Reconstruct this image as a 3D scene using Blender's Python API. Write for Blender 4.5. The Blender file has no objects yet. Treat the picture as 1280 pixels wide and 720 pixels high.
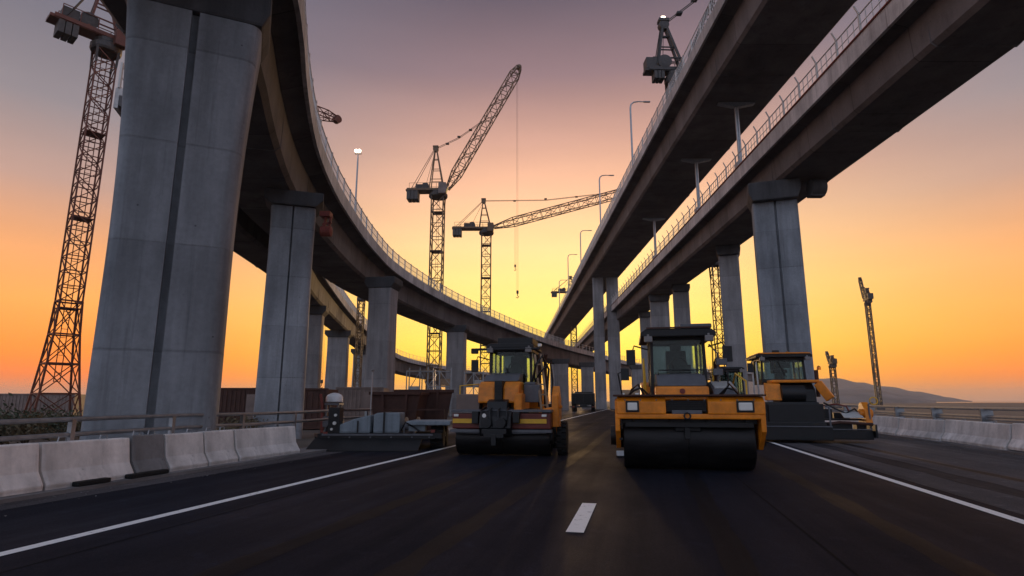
import bpy, bmesh, math, random
from mathutils import Vector, Matrix
R = math.radians
random.seed(7)
C = bpy.context.scene.collection
SC = bpy.context.scene

# ------------------------------------------------------------------ camera
CAMZ = 1.35
PITCH = R(11.0)
FOC = 728.0
cam = bpy.data.cameras.new('camera'); camo = bpy.data.objects.new('camera', cam); C.objects.link(camo)
camo.location = (0, 0, CAMZ); camo.rotation_euler = (R(90) + PITCH, 0, 0)
cam.sensor_width = 36; cam.lens = 36 * FOC / 1280
cam.clip_start = 0.05; cam.clip_end = 30000
SC.camera = camo

# ------------------------------------------------------------------ sky
SUN_AZ = R(6)      # to the right of the view direction
SUN_EL = R(1.6)
HAZE = .00022
world = bpy.data.worlds.new('World'); SC.world = world; world.use_nodes = True
nt = world.node_tree; nt.nodes.clear()
def N(t, **kw):
    n = nt.nodes.new(t)
    for k, v in kw.items(): setattr(n, k, v)
    return n
def L(a, b): nt.links.new(a, b)
def mathn(op, a, b=None, c=None):
    n = N('ShaderNodeMath', operation=op)
    for i, v in enumerate((a, b, c)):
        if v is None: continue
        if isinstance(v, (int, float)): n.inputs[i].default_value = v
        else: L(v, n.inputs[i])
    return n.outputs[0]
def lin(c):
    return tuple(((v / 255) / 12.92 if v / 255 <= .04045 else ((v / 255 + .055) / 1.055) ** 2.4) for v in c)
tc = N('ShaderNodeTexCoord'); sep = N('ShaderNodeSeparateXYZ'); L(tc.outputs['Generated'], sep.inputs[0])
elev = mathn('MULTIPLY', mathn('ARCSINE', sep.outputs[2]), 180 / math.pi / 90)      # 0..1 over 0..90 deg
azr = mathn('ARCTAN2', sep.outputs[0], sep.outputs[1])
azd = mathn('ABSOLUTE', mathn('MULTIPLY', mathn('SUBTRACT', azr, SUN_AZ), 180 / math.pi))
azw = mathn('MINIMUM', azd, mathn('SUBTRACT', 360, azd))
def ramp(fac, stops):
    n = N('ShaderNodeValToRGB'); L(fac, n.inputs[0]); e = n.color_ramp.elements
    n.color_ramp.interpolation = 'LINEAR'
    while len(e) > 1: e.remove(e[-1])
    for i, (p, c) in enumerate(stops):
        el = e[0] if i == 0 else e.new(p / 90)
        el.position = p / 90; el.color = (*lin(c), 1) if len(c) == 3 else c
    return n.outputs[0]
sky_c = ramp(elev, [(0, (255, 170, 30)), (2, (255, 190, 34)), (5, (255, 216, 76)), (9, (255, 214, 112)), (15, (252, 202, 138)), (20, (232, 176, 138)),
                    (25, (194, 148, 130)), (31, (138, 112, 116)), (38, (90, 80, 92)), (50, (104, 104, 120)), (90, (.22, .24, .31, 1))])
sky_s = ramp(elev, [(0, (190, 140, 124)), (0.8, (236, 138, 78)), (2, (1.05, .21, .012, 1)), (4, (1.08, .28, .022, 1)), (7.5, (1.0, .37, .075, 1)), (12, (232, 160, 104)), (17, (180, 144, 130)),
                    (23, (138, 128, 132)), (30, (110, 106, 117)), (40, (88, 88, 104)), (55, (112, 114, 128)), (90, (.22, .24, .31, 1))])
k = 2.3
sky_b = ramp(elev, [(0, (*[v * k for v in (.20, .20, .24)], 1)), (15, (*[v * k for v in (.25, .27, .34)], 1)), (40, (*[v * k for v in (.20, .25, .36)], 1)), (90, (.10, .11, .14, 1))])
def smooth(x, a, b):
    n = N('ShaderNodeMapRange', interpolation_type='SMOOTHSTEP'); L(x, n.inputs[0])
    n.inputs[1].default_value = a; n.inputs[2].default_value = b; return n.outputs[0]
def mixc(f, a, b):
    n = N('ShaderNodeMixRGB'); 
    if isinstance(f, float): n.inputs[0].default_value = f
    else: L(f, n.inputs[0])
    L(a, n.inputs[1]); L(b, n.inputs[2]); return n.outputs[0]
m1 = mixc(smooth(azw, 4, 44), sky_c, sky_s)
m2 = mixc(smooth(azw, 60, 125), m1, sky_b)
dot = N('ShaderNodeVectorMath', operation='DOT_PRODUCT'); L(tc.outputs['Generated'], dot.inputs[0]); dot.inputs[1].default_value = (math.sin(R(2)) * math.cos(R(7)), math.cos(R(2)) * math.cos(R(7)), math.sin(R(7)))
gl = N('ShaderNodeMapRange', interpolation_type='SMOOTHSTEP'); L(dot.outputs['Value'], gl.inputs[0]); gl.inputs[1].default_value = .90; gl.inputs[2].default_value = 1; gl.inputs[3].default_value = 1; gl.inputs[4].default_value = 1.14
gs_ = N('ShaderNodeVectorMath', operation='SCALE'); L(m2, gs_.inputs[0]); L(gl.outputs[0], gs_.inputs['Scale']); m2 = gs_.outputs[0]
mpc = N('ShaderNodeMapping'); mpc.inputs['Scale'].default_value = (1.2, 1.2, 7); L(tc.outputs['Generated'], mpc.inputs[0])
cn = N('ShaderNodeTexNoise'); cn.inputs['Scale'].default_value = 2.2; cn.inputs['Detail'].default_value = 7; cn.inputs['Roughness'].default_value = .55; L(mpc.outputs[0], cn.inputs[0])
cm = N('ShaderNodeMapRange'); L(cn.outputs[0], cm.inputs[0]); cm.inputs[1].default_value = .35; cm.inputs[2].default_value = .7; cm.inputs[3].default_value = .965; cm.inputs[4].default_value = 1.04
cs_ = N('ShaderNodeVectorMath', operation='SCALE'); L(m2, cs_.inputs[0]); L(cm.outputs[0], cs_.inputs['Scale']); m2 = cs_.outputs[0]
nish = N('ShaderNodeTexSky', sky_type='NISHITA'); nish.sun_disc = False
nish.sun_elevation = SUN_EL; nish.sun_rotation = SUN_AZ; nish.dust_density = 3; nish.ozone_density = 1.5
nb = N('ShaderNodeMixRGB', blend_type='ADD'); nb.inputs[0].default_value = 0.012
L(m2, nb.inputs[1]); L(nish.outputs[0], nb.inputs[2])
bg = N('ShaderNodeBackground'); L(nb.outputs[0], bg.inputs[0]); bg.inputs[1].default_value = 1.13
wo = N('ShaderNodeOutputWorld'); L(bg.outputs[0], wo.inputs[0])

sd = bpy.data.lights.new('sun', 'SUN'); so = bpy.data.objects.new('sun', sd); C.objects.link(so)
sd.energy = 1.6; sd.angle = R(3); sd.color = (1.0, .62, .30)
dirv = Vector((math.sin(SUN_AZ) * math.cos(SUN_EL), math.cos(SUN_AZ) * math.cos(SUN_EL), math.sin(SUN_EL)))
so.rotation_euler = dirv.to_track_quat('Z', 'Y').to_euler()

vs = SC.view_settings; vs.view_transform = 'Standard'; vs.look = 'None'; vs.exposure = 0.17; vs.gamma = 1; vs.use_curve_mapping = False

# ------------------------------------------------------------------ measuring helpers (pixel of the 1280 photo -> ray)
CP, SP = math.cos(PITCH), math.sin(PITCH)
def ray(px, py):
    x, v = px - 640, 360 - py
    return x, FOC * CP - v * SP, FOC * SP + v * CP
def atz(px, py, z):
    x, y, w = ray(px, py); t = (z - CAMZ) / w
    return Vector((x * t, y * t, z))
def aty(px, py, Y):
    x, y, w = ray(px, py); t = Y / y
    return Vector((x * t, Y, CAMZ + w * t))
def proj(p):
    x, y, z = p[0], p[1], p[2] - CAMZ
    d = y * CP + z * SP; v = -y * SP + z * CP
    return 640 + FOC * x / d, 360 - FOC * v / d
PHI = R(12.3)
RD = Vector((math.sin(PHI), math.cos(PHI), 0)); RL = Vector((math.cos(PHI), -math.sin(PHI), 0))
def road(l, s, z=0): return RL * l + RD * s + Vector((0, 0, z))
def rc(p): return p.dot(RL), p.dot(RD)

# ------------------------------------------------------------------ materials
MATS = {}
def material(name, color, rough=.6, metal=0, noise=0, nscale=6, bump=0, bscale=20, spec=.5, emit=None, trans=0, stretch=None, extra=None, ior=1.45):
    m = bpy.data.materials.new(name); m.use_nodes = True; t = m.node_tree; b = t.nodes['Principled BSDF']
    b.inputs['Base Color'].default_value = (*color, 1); b.inputs['Roughness'].default_value = rough; b.inputs['Metallic'].default_value = metal
    b.inputs['Specular IOR Level'].default_value = spec; b.inputs['IOR'].default_value = ior
    if trans: b.inputs['Transmission Weight'].default_value = trans
    if emit: b.inputs['Emission Color'].default_value = (*emit[0], 1); b.inputs['Emission Strength'].default_value = emit[1]
    if noise or bump:
        co = t.nodes.new('ShaderNodeTexCoord'); mp = t.nodes.new('ShaderNodeMapping'); t.links.new(co.outputs['Object'], mp.inputs[0])
        if stretch: mp.inputs['Scale'].default_value = stretch
    if noise:
        nz = t.nodes.new('ShaderNodeTexNoise'); nz.inputs['Scale'].default_value = nscale; nz.inputs['Detail'].default_value = 8; nz.inputs['Roughness'].default_value = .65
        t.links.new(mp.outputs[0], nz.inputs[0])
        mr = t.nodes.new('ShaderNodeMapRange'); t.links.new(nz.outputs[0], mr.inputs[0]); mr.inputs[1].default_value = .3; mr.inputs[2].default_value = .7
        mr.inputs[3].default_value = 1 - noise; mr.inputs[4].default_value = 1 + noise
        mx = t.nodes.new('ShaderNodeVectorMath'); mx.operation = 'SCALE'; mx.inputs[0].default_value = color; t.links.new(mr.outputs[0], mx.inputs['Scale'])
        t.links.new(mx.outputs[0], b.inputs['Base Color'])
        mr2 = t.nodes.new('ShaderNodeMapRange'); t.links.new(nz.outputs[0], mr2.inputs[0]); mr2.inputs[3].default_value = max(0, rough - .12); mr2.inputs[4].default_value = min(1, rough + .12)
        t.links.new(mr2.outputs[0], b.inputs['Roughness'])
    if bump:
        n2 = t.nodes.new('ShaderNodeTexNoise'); n2.inputs['Scale'].default_value = bscale; n2.inputs['Detail'].default_value = 6
        t.links.new(mp.outputs[0], n2.inputs[0]); bp = t.nodes.new('ShaderNodeBump'); bp.inputs['Strength'].default_value = bump; bp.inputs['Distance'].default_value = .02
        t.links.new(n2.outputs[0], bp.inputs['Height']); t.links.new(bp.outputs[0], b.inputs['Normal'])
    if extra: extra(t, b)
    MATS[name] = m
    return m

def concrete(name, col, seam=2.4, stain=.35, streak=True, yseam=0):
    m = bpy.data.materials.new(name); m.use_nodes = True; t = m.node_tree; b = t.nodes['Principled BSDF']; n = t.nodes.new; l = t.links.new
    b.inputs['Roughness'].default_value = .82; b.inputs['Specular IOR Level'].default_value = .25
    co = n('ShaderNodeTexCoord')
    def noise(scale, st, detail=6, rough=.6):
        mp = n('ShaderNodeMapping'); mp.inputs['Scale'].default_value = st; l(co.outputs['Object'], mp.inputs[0])
        z = n('ShaderNodeTexNoise'); z.inputs['Scale'].default_value = scale; z.inputs['Detail'].default_value = detail; z.inputs['Roughness'].default_value = rough
        l(mp.outputs[0], z.inputs[0]); return z.outputs[0]
    def mr(x, a, b_, c, d):
        r = n('ShaderNodeMapRange'); l(x, r.inputs[0])
        for i, v in enumerate((a, b_, c, d)): r.inputs[i + 1].default_value = v
        return r.outputs[0]
    def mul(a, b_):
        r = n('ShaderNodeMath'); r.operation = 'MULTIPLY'; l(a, r.inputs[0])
        if isinstance(b_, float): r.inputs[1].default_value = b_
        else: l(b_, r.inputs[1])
        return r.outputs[0]
    big = mr(noise(.55, (1, 1, .6), 5), .3, .7, 1 - stain, 1 + stain * .7)
    fine = mr(noise(9, (1, 1, 1), 8, .7), .3, .7, .9, 1.1)
    v = mul(big, fine)
    if streak:
        v = mul(v, mr(noise(2.2, (1, 1, .07), 5), .35, .72, .78, 1.14))
        v = mul(v, mr(noise(5.5, (1, 1, .035), 4, .7), .56, .68, 1, .82))
    if yseam:
        sy_ = n('ShaderNodeSeparateXYZ'); l(co.outputs['Object'], sy_.inputs[0])
        dy = n('ShaderNodeMath'); dy.operation = 'DIVIDE'; l(sy_.outputs[1], dy.inputs[0]); dy.inputs[1].default_value = yseam
        fy = n('ShaderNodeMath'); fy.operation = 'FLOOR'; l(dy.outputs[0], fy.inputs[0]); wy = n('ShaderNodeTexWhiteNoise'); wy.noise_dimensions = '1D'; l(fy.outputs[0], wy.inputs['W'])
        v = mul(v, mr(wy.outputs[0], 0, 1, .84, 1.14))
        fr = n('ShaderNodeMath'); fr.operation = 'FRACT'; l(dy.outputs[0], fr.inputs[0]); v = mul(v, mr(fr.outputs[0], .008, .014, .55, 1))
        v = mul(v, mr(noise(1.6, (1, 1, .25), 6, .7), .55, .7, 1, .68))
    sp = n('ShaderNodeSeparateXYZ'); l(co.outputs['Object'], sp.inputs[0])
    f = n('ShaderNodeMath'); f.operation = 'MODULO'; l(sp.outputs[2], f.inputs[0]); f.inputs[1].default_value = seam
    ab = n('ShaderNodeMath'); ab.operation = 'ABSOLUTE'; l(f.outputs[0], ab.inputs[0])
    line = mr(ab.outputs[0], .03, .06, 0, 1)
    # each cast lift a slightly different tone
    dv = n('ShaderNodeMath'); dv.operation = 'DIVIDE'; l(sp.outputs[2], dv.inputs[0]); dv.inputs[1].default_value = seam
    fl = n('ShaderNodeMath'); fl.operation = 'FLOOR'; l(dv.outputs[0], fl.inputs[0])
    wn = n('ShaderNodeTexWhiteNoise'); wn.noise_dimensions = '1D'; l(fl.outputs[0], wn.inputs['W'])
    v = mul(v, mr(wn.outputs[0], 0, 1, .9, 1.08))
    v = mul(v, mr(line, 0, 1, .86, 1))
    # tie holes / pitting
    vo = n('ShaderNodeTexVoronoi'); vo.inputs['Scale'].default_value = 2.2; l(co.outputs['Object'], vo.inputs[0])
    v = mul(v, mr(vo.outputs[0], .035, .06, .45, 1))
    sc = n('ShaderNodeVectorMath'); sc.operation = 'SCALE'; sc.inputs[0].default_value = col; l(v, sc.inputs['Scale']); l(sc.outputs[0], b.inputs['Base Color'])
    bp = n('ShaderNodeBump'); bp.inputs['Strength'].default_value = .35; bp.inputs['Distance'].default_value = .03
    hs = n('ShaderNodeMath'); hs.operation = 'ADD'; l(line, hs.inputs[0]); l(noise(14, (1, 1, 1)), hs.inputs[1]); l(hs.outputs[0], bp.inputs['Height']); l(bp.outputs[0], b.inputs['Normal'])
    return m

M_PIER = concrete('pier_concrete', (.25, .26, .275))
M_PIER2 = concrete('warm_pier_concrete', (.27, .25, .245), seam=3.1, stain=.25)
M_DECK = concrete('deck_concrete', (.125, .112, .108), seam=50, stain=.35, streak=False, yseam=4.5)  # shade of the deck undersides is put into this dark tone
M_PARA = concrete('parapet_concrete', (.50, .455, .425), seam=50, stain=.3, yseam=3.0)  # warm light on the deck edges is put into this pale tone
M_CAP = concrete('cap_concrete', (.075, .073, .075), seam=50, stain=.3)  # darker than the shafts: shade below the deck is put into the colour
M_BARR = concrete('barrier_concrete', (.80, .75, .71), seam=50, stain=.42)
M_BARR2 = concrete('dirty_barrier_concrete', (.24, .235, .235), seam=50, stain=.3)
M_KERB = concrete('kerb_concrete', (.22, .21, .21), seam=50, stain=.3, streak=False)
M_BLOCK = concrete('block_concrete', (.27, .31, .34), seam=50, stain=.15)
M_GALV = material('galvanised_steel', (.30, .31, .32), .42, .8, noise=.2, nscale=5)
M_RAIL = material('railing_steel', (.50, .45, .41), .5, .1)
M_RED = material('red_oxide', (.18, .035, .025), .6, noise=.3)
M_CRANE = material('crane_steel', (.13, .075, .04), .55, .2, noise=.35, nscale=1.5)
M_CRANER = material('red_crane_steel', (.12, .035, .02), .55, .2, noise=.35, nscale=1.5)
M_CRDK = material('crane_dark_steel', (.06, .05, .045), .6, .3, noise=.3)
M_CWT = material('counterweight_concrete', (.08, .07, .065), .85, noise=.3, nscale=3)
M_ROPE = material('wire_rope', (.05, .045, .04), .6, .5)
M_ORANGE = material('orange_machine_paint', (.76, .225, .010), .38, 0, noise=.30, nscale=3.2, bump=.05, bscale=60)
M_ORED = material('dark_red_machine_paint', (.13, .022, .015), .5, 0, noise=.3, nscale=5)
M_YEL = material('yellow_machine_paint', (.72, .40, .03), .4, 0, noise=.15, nscale=5)
M_BLACK = material('black_machine_paint', (.010, .010, .011), .5, 0, noise=.3, nscale=6)
M_GREY = material('grey_machine_paint', (.11, .11, .12), .5, 0, noise=.22, nscale=6)
M_DRUM = material('worn_drum_steel', (.022, .021, .022), .42, .6, noise=.45, nscale=4, bump=.15, bscale=18, stretch=(.25, 1, 1))
M_TYRE = material('tyre_rubber', (.010, .010, .010), .85, noise=.3, bump=.3, bscale=40)
M_GLASS = material('cab_glass', (.62, .78, .72), .03, 0, trans=1, spec=.5, ior=1.3)
M_LENS = material('lamp_lens', (.75, .72, .66), .18, 0)
M_SEAT = material('seat_fabric', (.03, .03, .032), .8)
M_BEACON = material('amber_beacon', (.7, .25, .02), .25, 0, trans=.4)
M_RUST = material('rusty_steel', (.065, .028, .02), .75, .2, noise=.45, nscale=1.6, bump=.2, bscale=10)
M_WHITE = material('white_tank_plastic', (.62, .62, .62), .5, 0, noise=.08)
M_TAN = material('tan_timber', (.30, .20, .12), .7, 0, noise=.3)
M_CABIN = material('weathered_cabin_steel', (.17, .12, .10), .6, 0, noise=.35, nscale=1.2)
M_PAINTW = material('white_sheet_steel', (.45, .44, .42), .5, 0, noise=.15)
M_LAMPON = material('lit_floodlight', (1, .9, .8), .4, emit=((1, .80, .58), 7))
M_LAMPOFF = material('lamp_housing', (.22, .20, .19), .5, .4)

# ------------------------------------------------------------------ mesh builder
class MB:
    def __init__(s): s.v = []; s.f = []
    def add(s, vs_, fs):
        o = len(s.v); s.v += [tuple(v) for v in vs_]; s.f += [tuple(i + o for i in f) for f in fs]; return s
    def box(s, c, d, rot=None):
        x, y, z = d[0] / 2, d[1] / 2, d[2] / 2; c = Vector(c)
        vs_ = [Vector((a * x, b * y, e * z)) for a in (-1, 1) for b in (-1, 1) for e in (-1, 1)]
        if rot is not None: vs_ = [rot @ v for v in vs_]
        return s.add([v + c for v in vs_], [(0, 1, 3, 2), (4, 6, 7, 5), (0, 4, 5, 1), (2, 3, 7, 6), (0, 2, 6, 4), (1, 5, 7, 3)])
    def bar(s, a, b, w, h=None, up=Vector((0, 0, 1))):
        a = Vector(a); b = Vector(b); h = h or w; d = (b - a); 
        if d.length < 1e-6: return s
        d.normalize(); up = up if abs(d.dot(up)) < .97 else Vector((0, 1, 0))
        x = d.cross(up).normalized() * (w / 2); y = x.cross(d).normalized() * (h / 2)
        vs_ = [a - x - y, a + x - y, a + x + y, a - x + y, b - x - y, b + x - y, b + x + y, b - x + y]
        return s.add(vs_, [(0, 3, 2, 1), (4, 5, 6, 7), (0, 1, 5, 4), (1, 2, 6, 5), (2, 3, 7, 6), (3, 0, 4, 7)])
    def tube(s, pts, r, n=8, r2=None):
        pts = [Vector(p) for p in pts]; rings = []
        px = None
        for i, p in enumerate(pts):
            d = (pts[min(i + 1, len(pts) - 1)] - pts[max(i - 1, 0)]).normalized()
            if px is None:
                up = Vector((0, 0, 1)) if abs(d.z) < .9 else Vector((0, 1, 0)); px = d.cross(up).normalized()
            else: px = (px - d * px.dot(d)).normalized()
            py = d.cross(px); rr = r if r2 is None else r + (r2 - r) * i / (len(pts) - 1)
            rings.append([p + (px * math.cos(2 * math.pi * k / n) + py * math.sin(2 * math.pi * k / n)) * rr for k in range(n)])
        vs_ = [v for rg in rings for v in rg]; fs = []
        for i in range(len(pts) - 1):
            for k in range(n): fs.append((i * n + k, i * n + (k + 1) % n, (i + 1) * n + (k + 1) % n, (i + 1) * n + k))
        fs.append(tuple(reversed(range(n)))); fs.append(tuple((len(pts) - 1) * n + k for k in range(n)))
        return s.add(vs_, fs)
    def cyl(s, a, b, r, n=24, r2=None): return s.tube([a, b], r, n, r2)
    def lathe(s, c, prof, axis='z', n=32):
        c = Vector(c); vs_ = []; fs = []
        for (r, h) in prof:
            for k in range(n):
                a = 2 * math.pi * k / n; x, y = r * math.cos(a), r * math.sin(a)
                vs_.append(c + (Vector((x, y, h)) if axis == 'z' else Vector((h, x, y)) if axis == 'x' else Vector((x, h, y))))
        for i in range(len(prof) - 1):
            for k in range(n): fs.append((i * n + k, i * n + (k + 1) % n, (i + 1) * n + (k + 1) % n, (i + 1) * n + k))
        fs.append(tuple(range(n))); fs.append(tuple((len(prof) - 1) * n + k for k in range(n)))
        return s.add(vs_, fs)
    def prism(s, poly, x0, x1, axis='x'):
        n = len(poly)
        def P(u, v, t): return (t, u, v) if axis == 'x' else (u, t, v) if axis == 'y' else (u, v, t)
        vs_ = [P(u, v, x0) for u, v in poly] + [P(u, v, x1) for u, v in poly]
        return s.add(vs_, [tuple(range(n)), tuple(reversed(range(n, 2 * n)))] + [(i, (i + 1) % n, n + (i + 1) % n, n + i) for i in range(n)])
    def sweep(s, rings, closed=True):
        n = len(rings[0]); vs_ = [v for r in rings for v in r]; fs = []
        for i in range(len(rings) - 1):
            for k in range(n): fs.append((i * n + k, i * n + (k + 1) % n, (i + 1) * n + (k + 1) % n, (i + 1) * n + k))
        fs.append(tuple(reversed(range(n)))); fs.append(tuple((len(rings) - 1) * n + k for k in range(n)))
        return s.add(vs_, fs)
    def build(s, name, mat, parent=None, bev=0, smooth=False, org=None, seg=2):
        me = bpy.data.meshes.new(name)
        vv = s.v if org is None else [(x - org[0], y - org[1], z - org[2]) for x, y, z in s.v]
        me.from_pydata(vv, [], s.f); me.validate()
        bm = bmesh.new(); bm.from_mesh(me); bmesh.ops.recalc_face_normals(bm, faces=bm.faces)
        if bev: bmesh.ops.bevel(bm, geom=list(bm.edges), offset=bev, segments=seg, affect='EDGES', clamp_overlap=True, profile=.6)
        bm.to_mesh(me); bm.free()
        o = bpy.data.objects.new(name, me); C.objects.link(o); o.data.materials.append(mat)
        if smooth:
            for p in me.polygons: p.use_smooth = True
            try: me.set_sharp_from_angle(angle=R(38))
            except Exception: pass
        if parent is not None: o.parent = parent
        elif org is not None: o.location = org
        return o
def thing(name, label, cat, loc=(0, 0, 0), rz=0, group=None):
    o = bpy.data.objects.new(name, None); C.objects.link(o); o.location = loc; o.rotation_euler = (0, 0, rz); o.empty_display_size = .3
    o['label'] = label; o['category'] = cat
    if group: o['group'] = group
    return o
def tag(o, label, cat, group=None):
    o['label'] = label; o['category'] = cat
    if group: o['group'] = group
    return o
def copy_tree(o, parent=None):
    c = o.copy(); C.objects.link(c)
    if parent is not None: c.parent = parent
    for ch in list(o.children): copy_tree(ch, c)
    return c
def structure(o): o['kind'] = 'structure'; return o

# ------------------------------------------------------------------ ground, sea, road
def ground_extra(t, b): pass
M_DIRT = material('site_dirt', (.085, .070, .058), .95, 0, noise=.45, nscale=.35, bump=.5, bscale=3)
g = MB(); S = 4200
g.add([(-S, -300, -.35), (S, -300, -.35), (S, S, -.35), (-S, S, -.35)], [(0, 1, 2, 3)])
structure(g.build('ground', M_DIRT))
M_SEA = material('sea_water', (.10, .11, .13), .28, 0, bump=.6, bscale=.05)
g = MB(); g.add([(340, 560, -.2), (S, 400, -.2), (S, S - 50, -.2), (900, S - 50, -.2)], [(0, 1, 2, 3)])
structure(g.build('sea', M_SEA))

def asphalt(name, col, track=True, rough=.8):
    m = bpy.data.materials.new(name); m.use_nodes = True; t = m.node_tree; b = t.nodes['Principled BSDF']; n = t.nodes.new; l = t.links.new
    b.inputs['Specular IOR Level'].default_value = .09
    co = n('ShaderNodeTexCoord')
    def noise(scale, st, d=6, r=.6):
        mp = n('ShaderNodeMapping'); mp.inputs['Rotation'].default_value = (0, 0, PHI); mp.inputs['Scale'].default_value = (1, 1, 1); l(co.outputs['Object'], mp.inputs[0])
        m2_ = n('ShaderNodeMapping'); m2_.inputs['Scale'].default_value = st; l(mp.outputs[0], m2_.inputs[0])
        z = n('ShaderNodeTexNoise'); z.inputs['Scale'].default_value = scale; z.inputs['Detail'].default_value = d; z.inputs['Roughness'].default_value = r; l(m2_.outputs[0], z.inputs[0]); return z.outputs[0]
    def mr(x, a, b_, c, d):
        r = n('ShaderNodeMapRange'); l(x, r.inputs[0])
        for i, v in enumerate((a, b_, c, d)): r.inputs[i + 1].default_value = v
        return r.outputs[0]
    def mul(a, b_):
        r = n('ShaderNodeMath'); r.operation = 'MULTIPLY'; l(a, r.inputs[0]); l(b_, r.inputs[1]); return r.outputs[0]
    st = noise(1.3, (1, .035, 1), 7, .6); bl = noise(.5, (1, .5, 1), 5); fi = noise(70, (1, 1, 1), 3, .8)
    v = mul(mul(mr(st, .35, .65, .72, 1.35), mr(bl, .3, .7, .8, 1.2)), mr(fi, .3, .7, .7, 1.35))
    vo = n('ShaderNodeTexVoronoi'); vo.inputs['Scale'].default_value = .22; vo.feature = 'F1'; l(co.outputs['Object'], vo.inputs[0])
    spc = n('ShaderNodeSeparateColor'); l(vo.outputs['Color'], spc.inputs[0]); v = mul(v, mr(spc.outputs[0], 0, 1, .9, 1.1))
    sg = n('ShaderNodeTexVoronoi'); sg.inputs['Scale'].default_value = 42; l(co.outputs['Object'], sg.inputs[0]); v = mul(v, mr(sg.outputs['Distance'], 0, .5, 1.55, .8))
    sp2 = n('ShaderNodeTexNoise'); sp2.inputs['Scale'].default_value = 3.1; sp2.inputs['Detail'].default_value = 2; l(co.outputs['Object'], sp2.inputs[0]); v = mul(v, mr(sp2.outputs[0], .62, .7, 1, 1.45))
    sc = n('ShaderNodeVectorMath'); sc.operation = 'SCALE'; sc.inputs[0].default_value = col; l(v, sc.inputs['Scale']); l(sc.outputs[0], b.inputs['Base Color'])
    l(mr(mul(st, bl), .1, .4, rough + .1, rough - .16), b.inputs['Roughness'])
    bp = n('ShaderNodeBump'); bp.inputs['Strength'].default_value = .6; bp.inputs['Distance'].default_value = .006; l(fi, bp.inputs['Height']); l(bp.outputs[0], b.inputs['Normal'])
    return m
M_ASPH = asphalt('fresh_asphalt', (.0105, .0122, .0205), rough=.80)
M_SHLD = asphalt('shoulder_asphalt', (.088, .080, .084), rough=.86)
def worn(t, b):
    co = t.nodes.new('ShaderNodeTexCoord'); z = t.nodes.new('ShaderNodeTexNoise'); z.inputs['Scale'].default_value = 9; z.inputs['Detail'].default_value = 9; z.inputs['Roughness'].default_value = .75
    t.links.new(co.outputs['Object'], z.inputs[0]); mr = t.nodes.new('ShaderNodeMapRange'); t.links.new(z.outputs[0], mr.inputs[0]); mr.inputs[1].default_value = .30; mr.inputs[2].default_value = .43
    mx = t.nodes.new('ShaderNodeMixRGB'); t.links.new(mr.outputs[0], mx.inputs[0]); mx.inputs[1].default_value = (.09, .085, .085, 1); mx.inputs[2].default_value = (.84, .82, .79, 1); t.links.new(mx.outputs[0], b.inputs['Base Color'])
M_LINE = material('road_paint', (.80, .77, .74), .65, extra=worn)
# lateral positions measured from the photograph
lL = rc(atz(267, 629, 0))[0]; lR = rc(atz(1120, 602, 0))[0]; lC = rc(atz(728, 646, 0))[0]
lKL = rc(atz(185, 597, 0))[0]; lKR = rc(atz(1190, 556, 0))[0]
print('laterals', lL, lR, lC, lKL, lKR)
def strip(l0, l1, s0, s1, z, name, mat, step=20, thick=0):
    g = MB()
    n = max(1, int((s1 - s0) / step))
    for i in range(n):
        a = s0 + (s1 - s0) * i / n; b = s0 + (s1 - s0) * (i + 1) / n
        o = len(g.v); g.v += [tuple(road(l0, a, z)), tuple(road(l1, a, z)), tuple(road(l1, b, z)), tuple(road(l0, b, z))]; g.f.append((o, o + 1, o + 2, o + 3))
    return g.build(name, mat)
structure(strip(lKL - 1.2, lKR + 1.4, -20, 420, -.012, 'shoulder_road', M_SHLD))
structure(strip(lKL + .75, lR + .28, -20, 420, -.006, 'road', M_ASPH))
wl = .15
structure(strip(lL - wl / 2, lL + wl / 2, -20, 420, -.001, 'left_edge_line', M_LINE))
structure(strip(lR - wl / 2, lR + wl / 2, -20, 420, -.001, 'right_edge_line', M_LINE))
s0 = rc(atz(716, 665, 0))[1]; s1 = rc(atz(741, 629, 0))[1]
structure(strip(lC - .095, lC + .095, s0, s1, -.001, 'lane_dash', M_LINE))
structure(strip(lC - .095, lC + .095, s0 - 9, s0 - 6.4, -.001, 'lane_dash', M_LINE))
M_TAR = material('tar_seam', (.007, .007, .008), .9, 0, spec=.1)
M_SCUFF = asphalt('tyre_mark_asphalt', (.009, .009, .0115), rough=.7)
M_DUST = asphalt('dusty_asphalt', (.030, .028, .032), rough=.85)
def ribbon(pts, w, z, name, mat):
    g = MB(); rnd = random.Random(len(pts) * 7 + int(pts[0][0] * 10))
    P_ = [Vector((a, b)) for a, b in pts]; cur = []
    for i in range(len(P_) - 1):
        for k in range(24): cur.append(P_[i].lerp(P_[i + 1], k / 24))
    cur.append(P_[-1]); vs_ = []; fs = []
    for i, c in enumerate(cur):
        ww = w * rnd.uniform(.75, 1.15) / 2; j = rnd.uniform(-.008, .008); vs_ += [road(c.x - ww + j, c.y, z), road(c.x + ww + j, c.y, z)]
        if i: fs.append((2 * i - 2, 2 * i - 1, 2 * i + 1, 2 * i))
    g.add(vs_, fs); return structure(g.build(name, mat))
ribbon([(lC + 2.35, -5), (lC + 2.38, 20), (lC + 2.33, 60)], .03, -.0035, 'tar_seam', M_TAR)
ribbon([(lL + .62, -5), (lL + .60, 15), (lL + .63, 50)], .025, -.0035, 'tar_seam', M_TAR)
for k, (a, b, c) in enumerate([(-2.9, -2.6, -2.2), (-1.5, -1.2, -.8), (1.2, 1.5, 1.7), (3.0, 3.3, 3.5)]):
    ribbon([(lC + a, -4), (lC + b, 6), (lC + c, 18), (lC + c + .1, 40)], .30, -.0045, 'tyre_mark', M_SCUFF)
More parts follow.
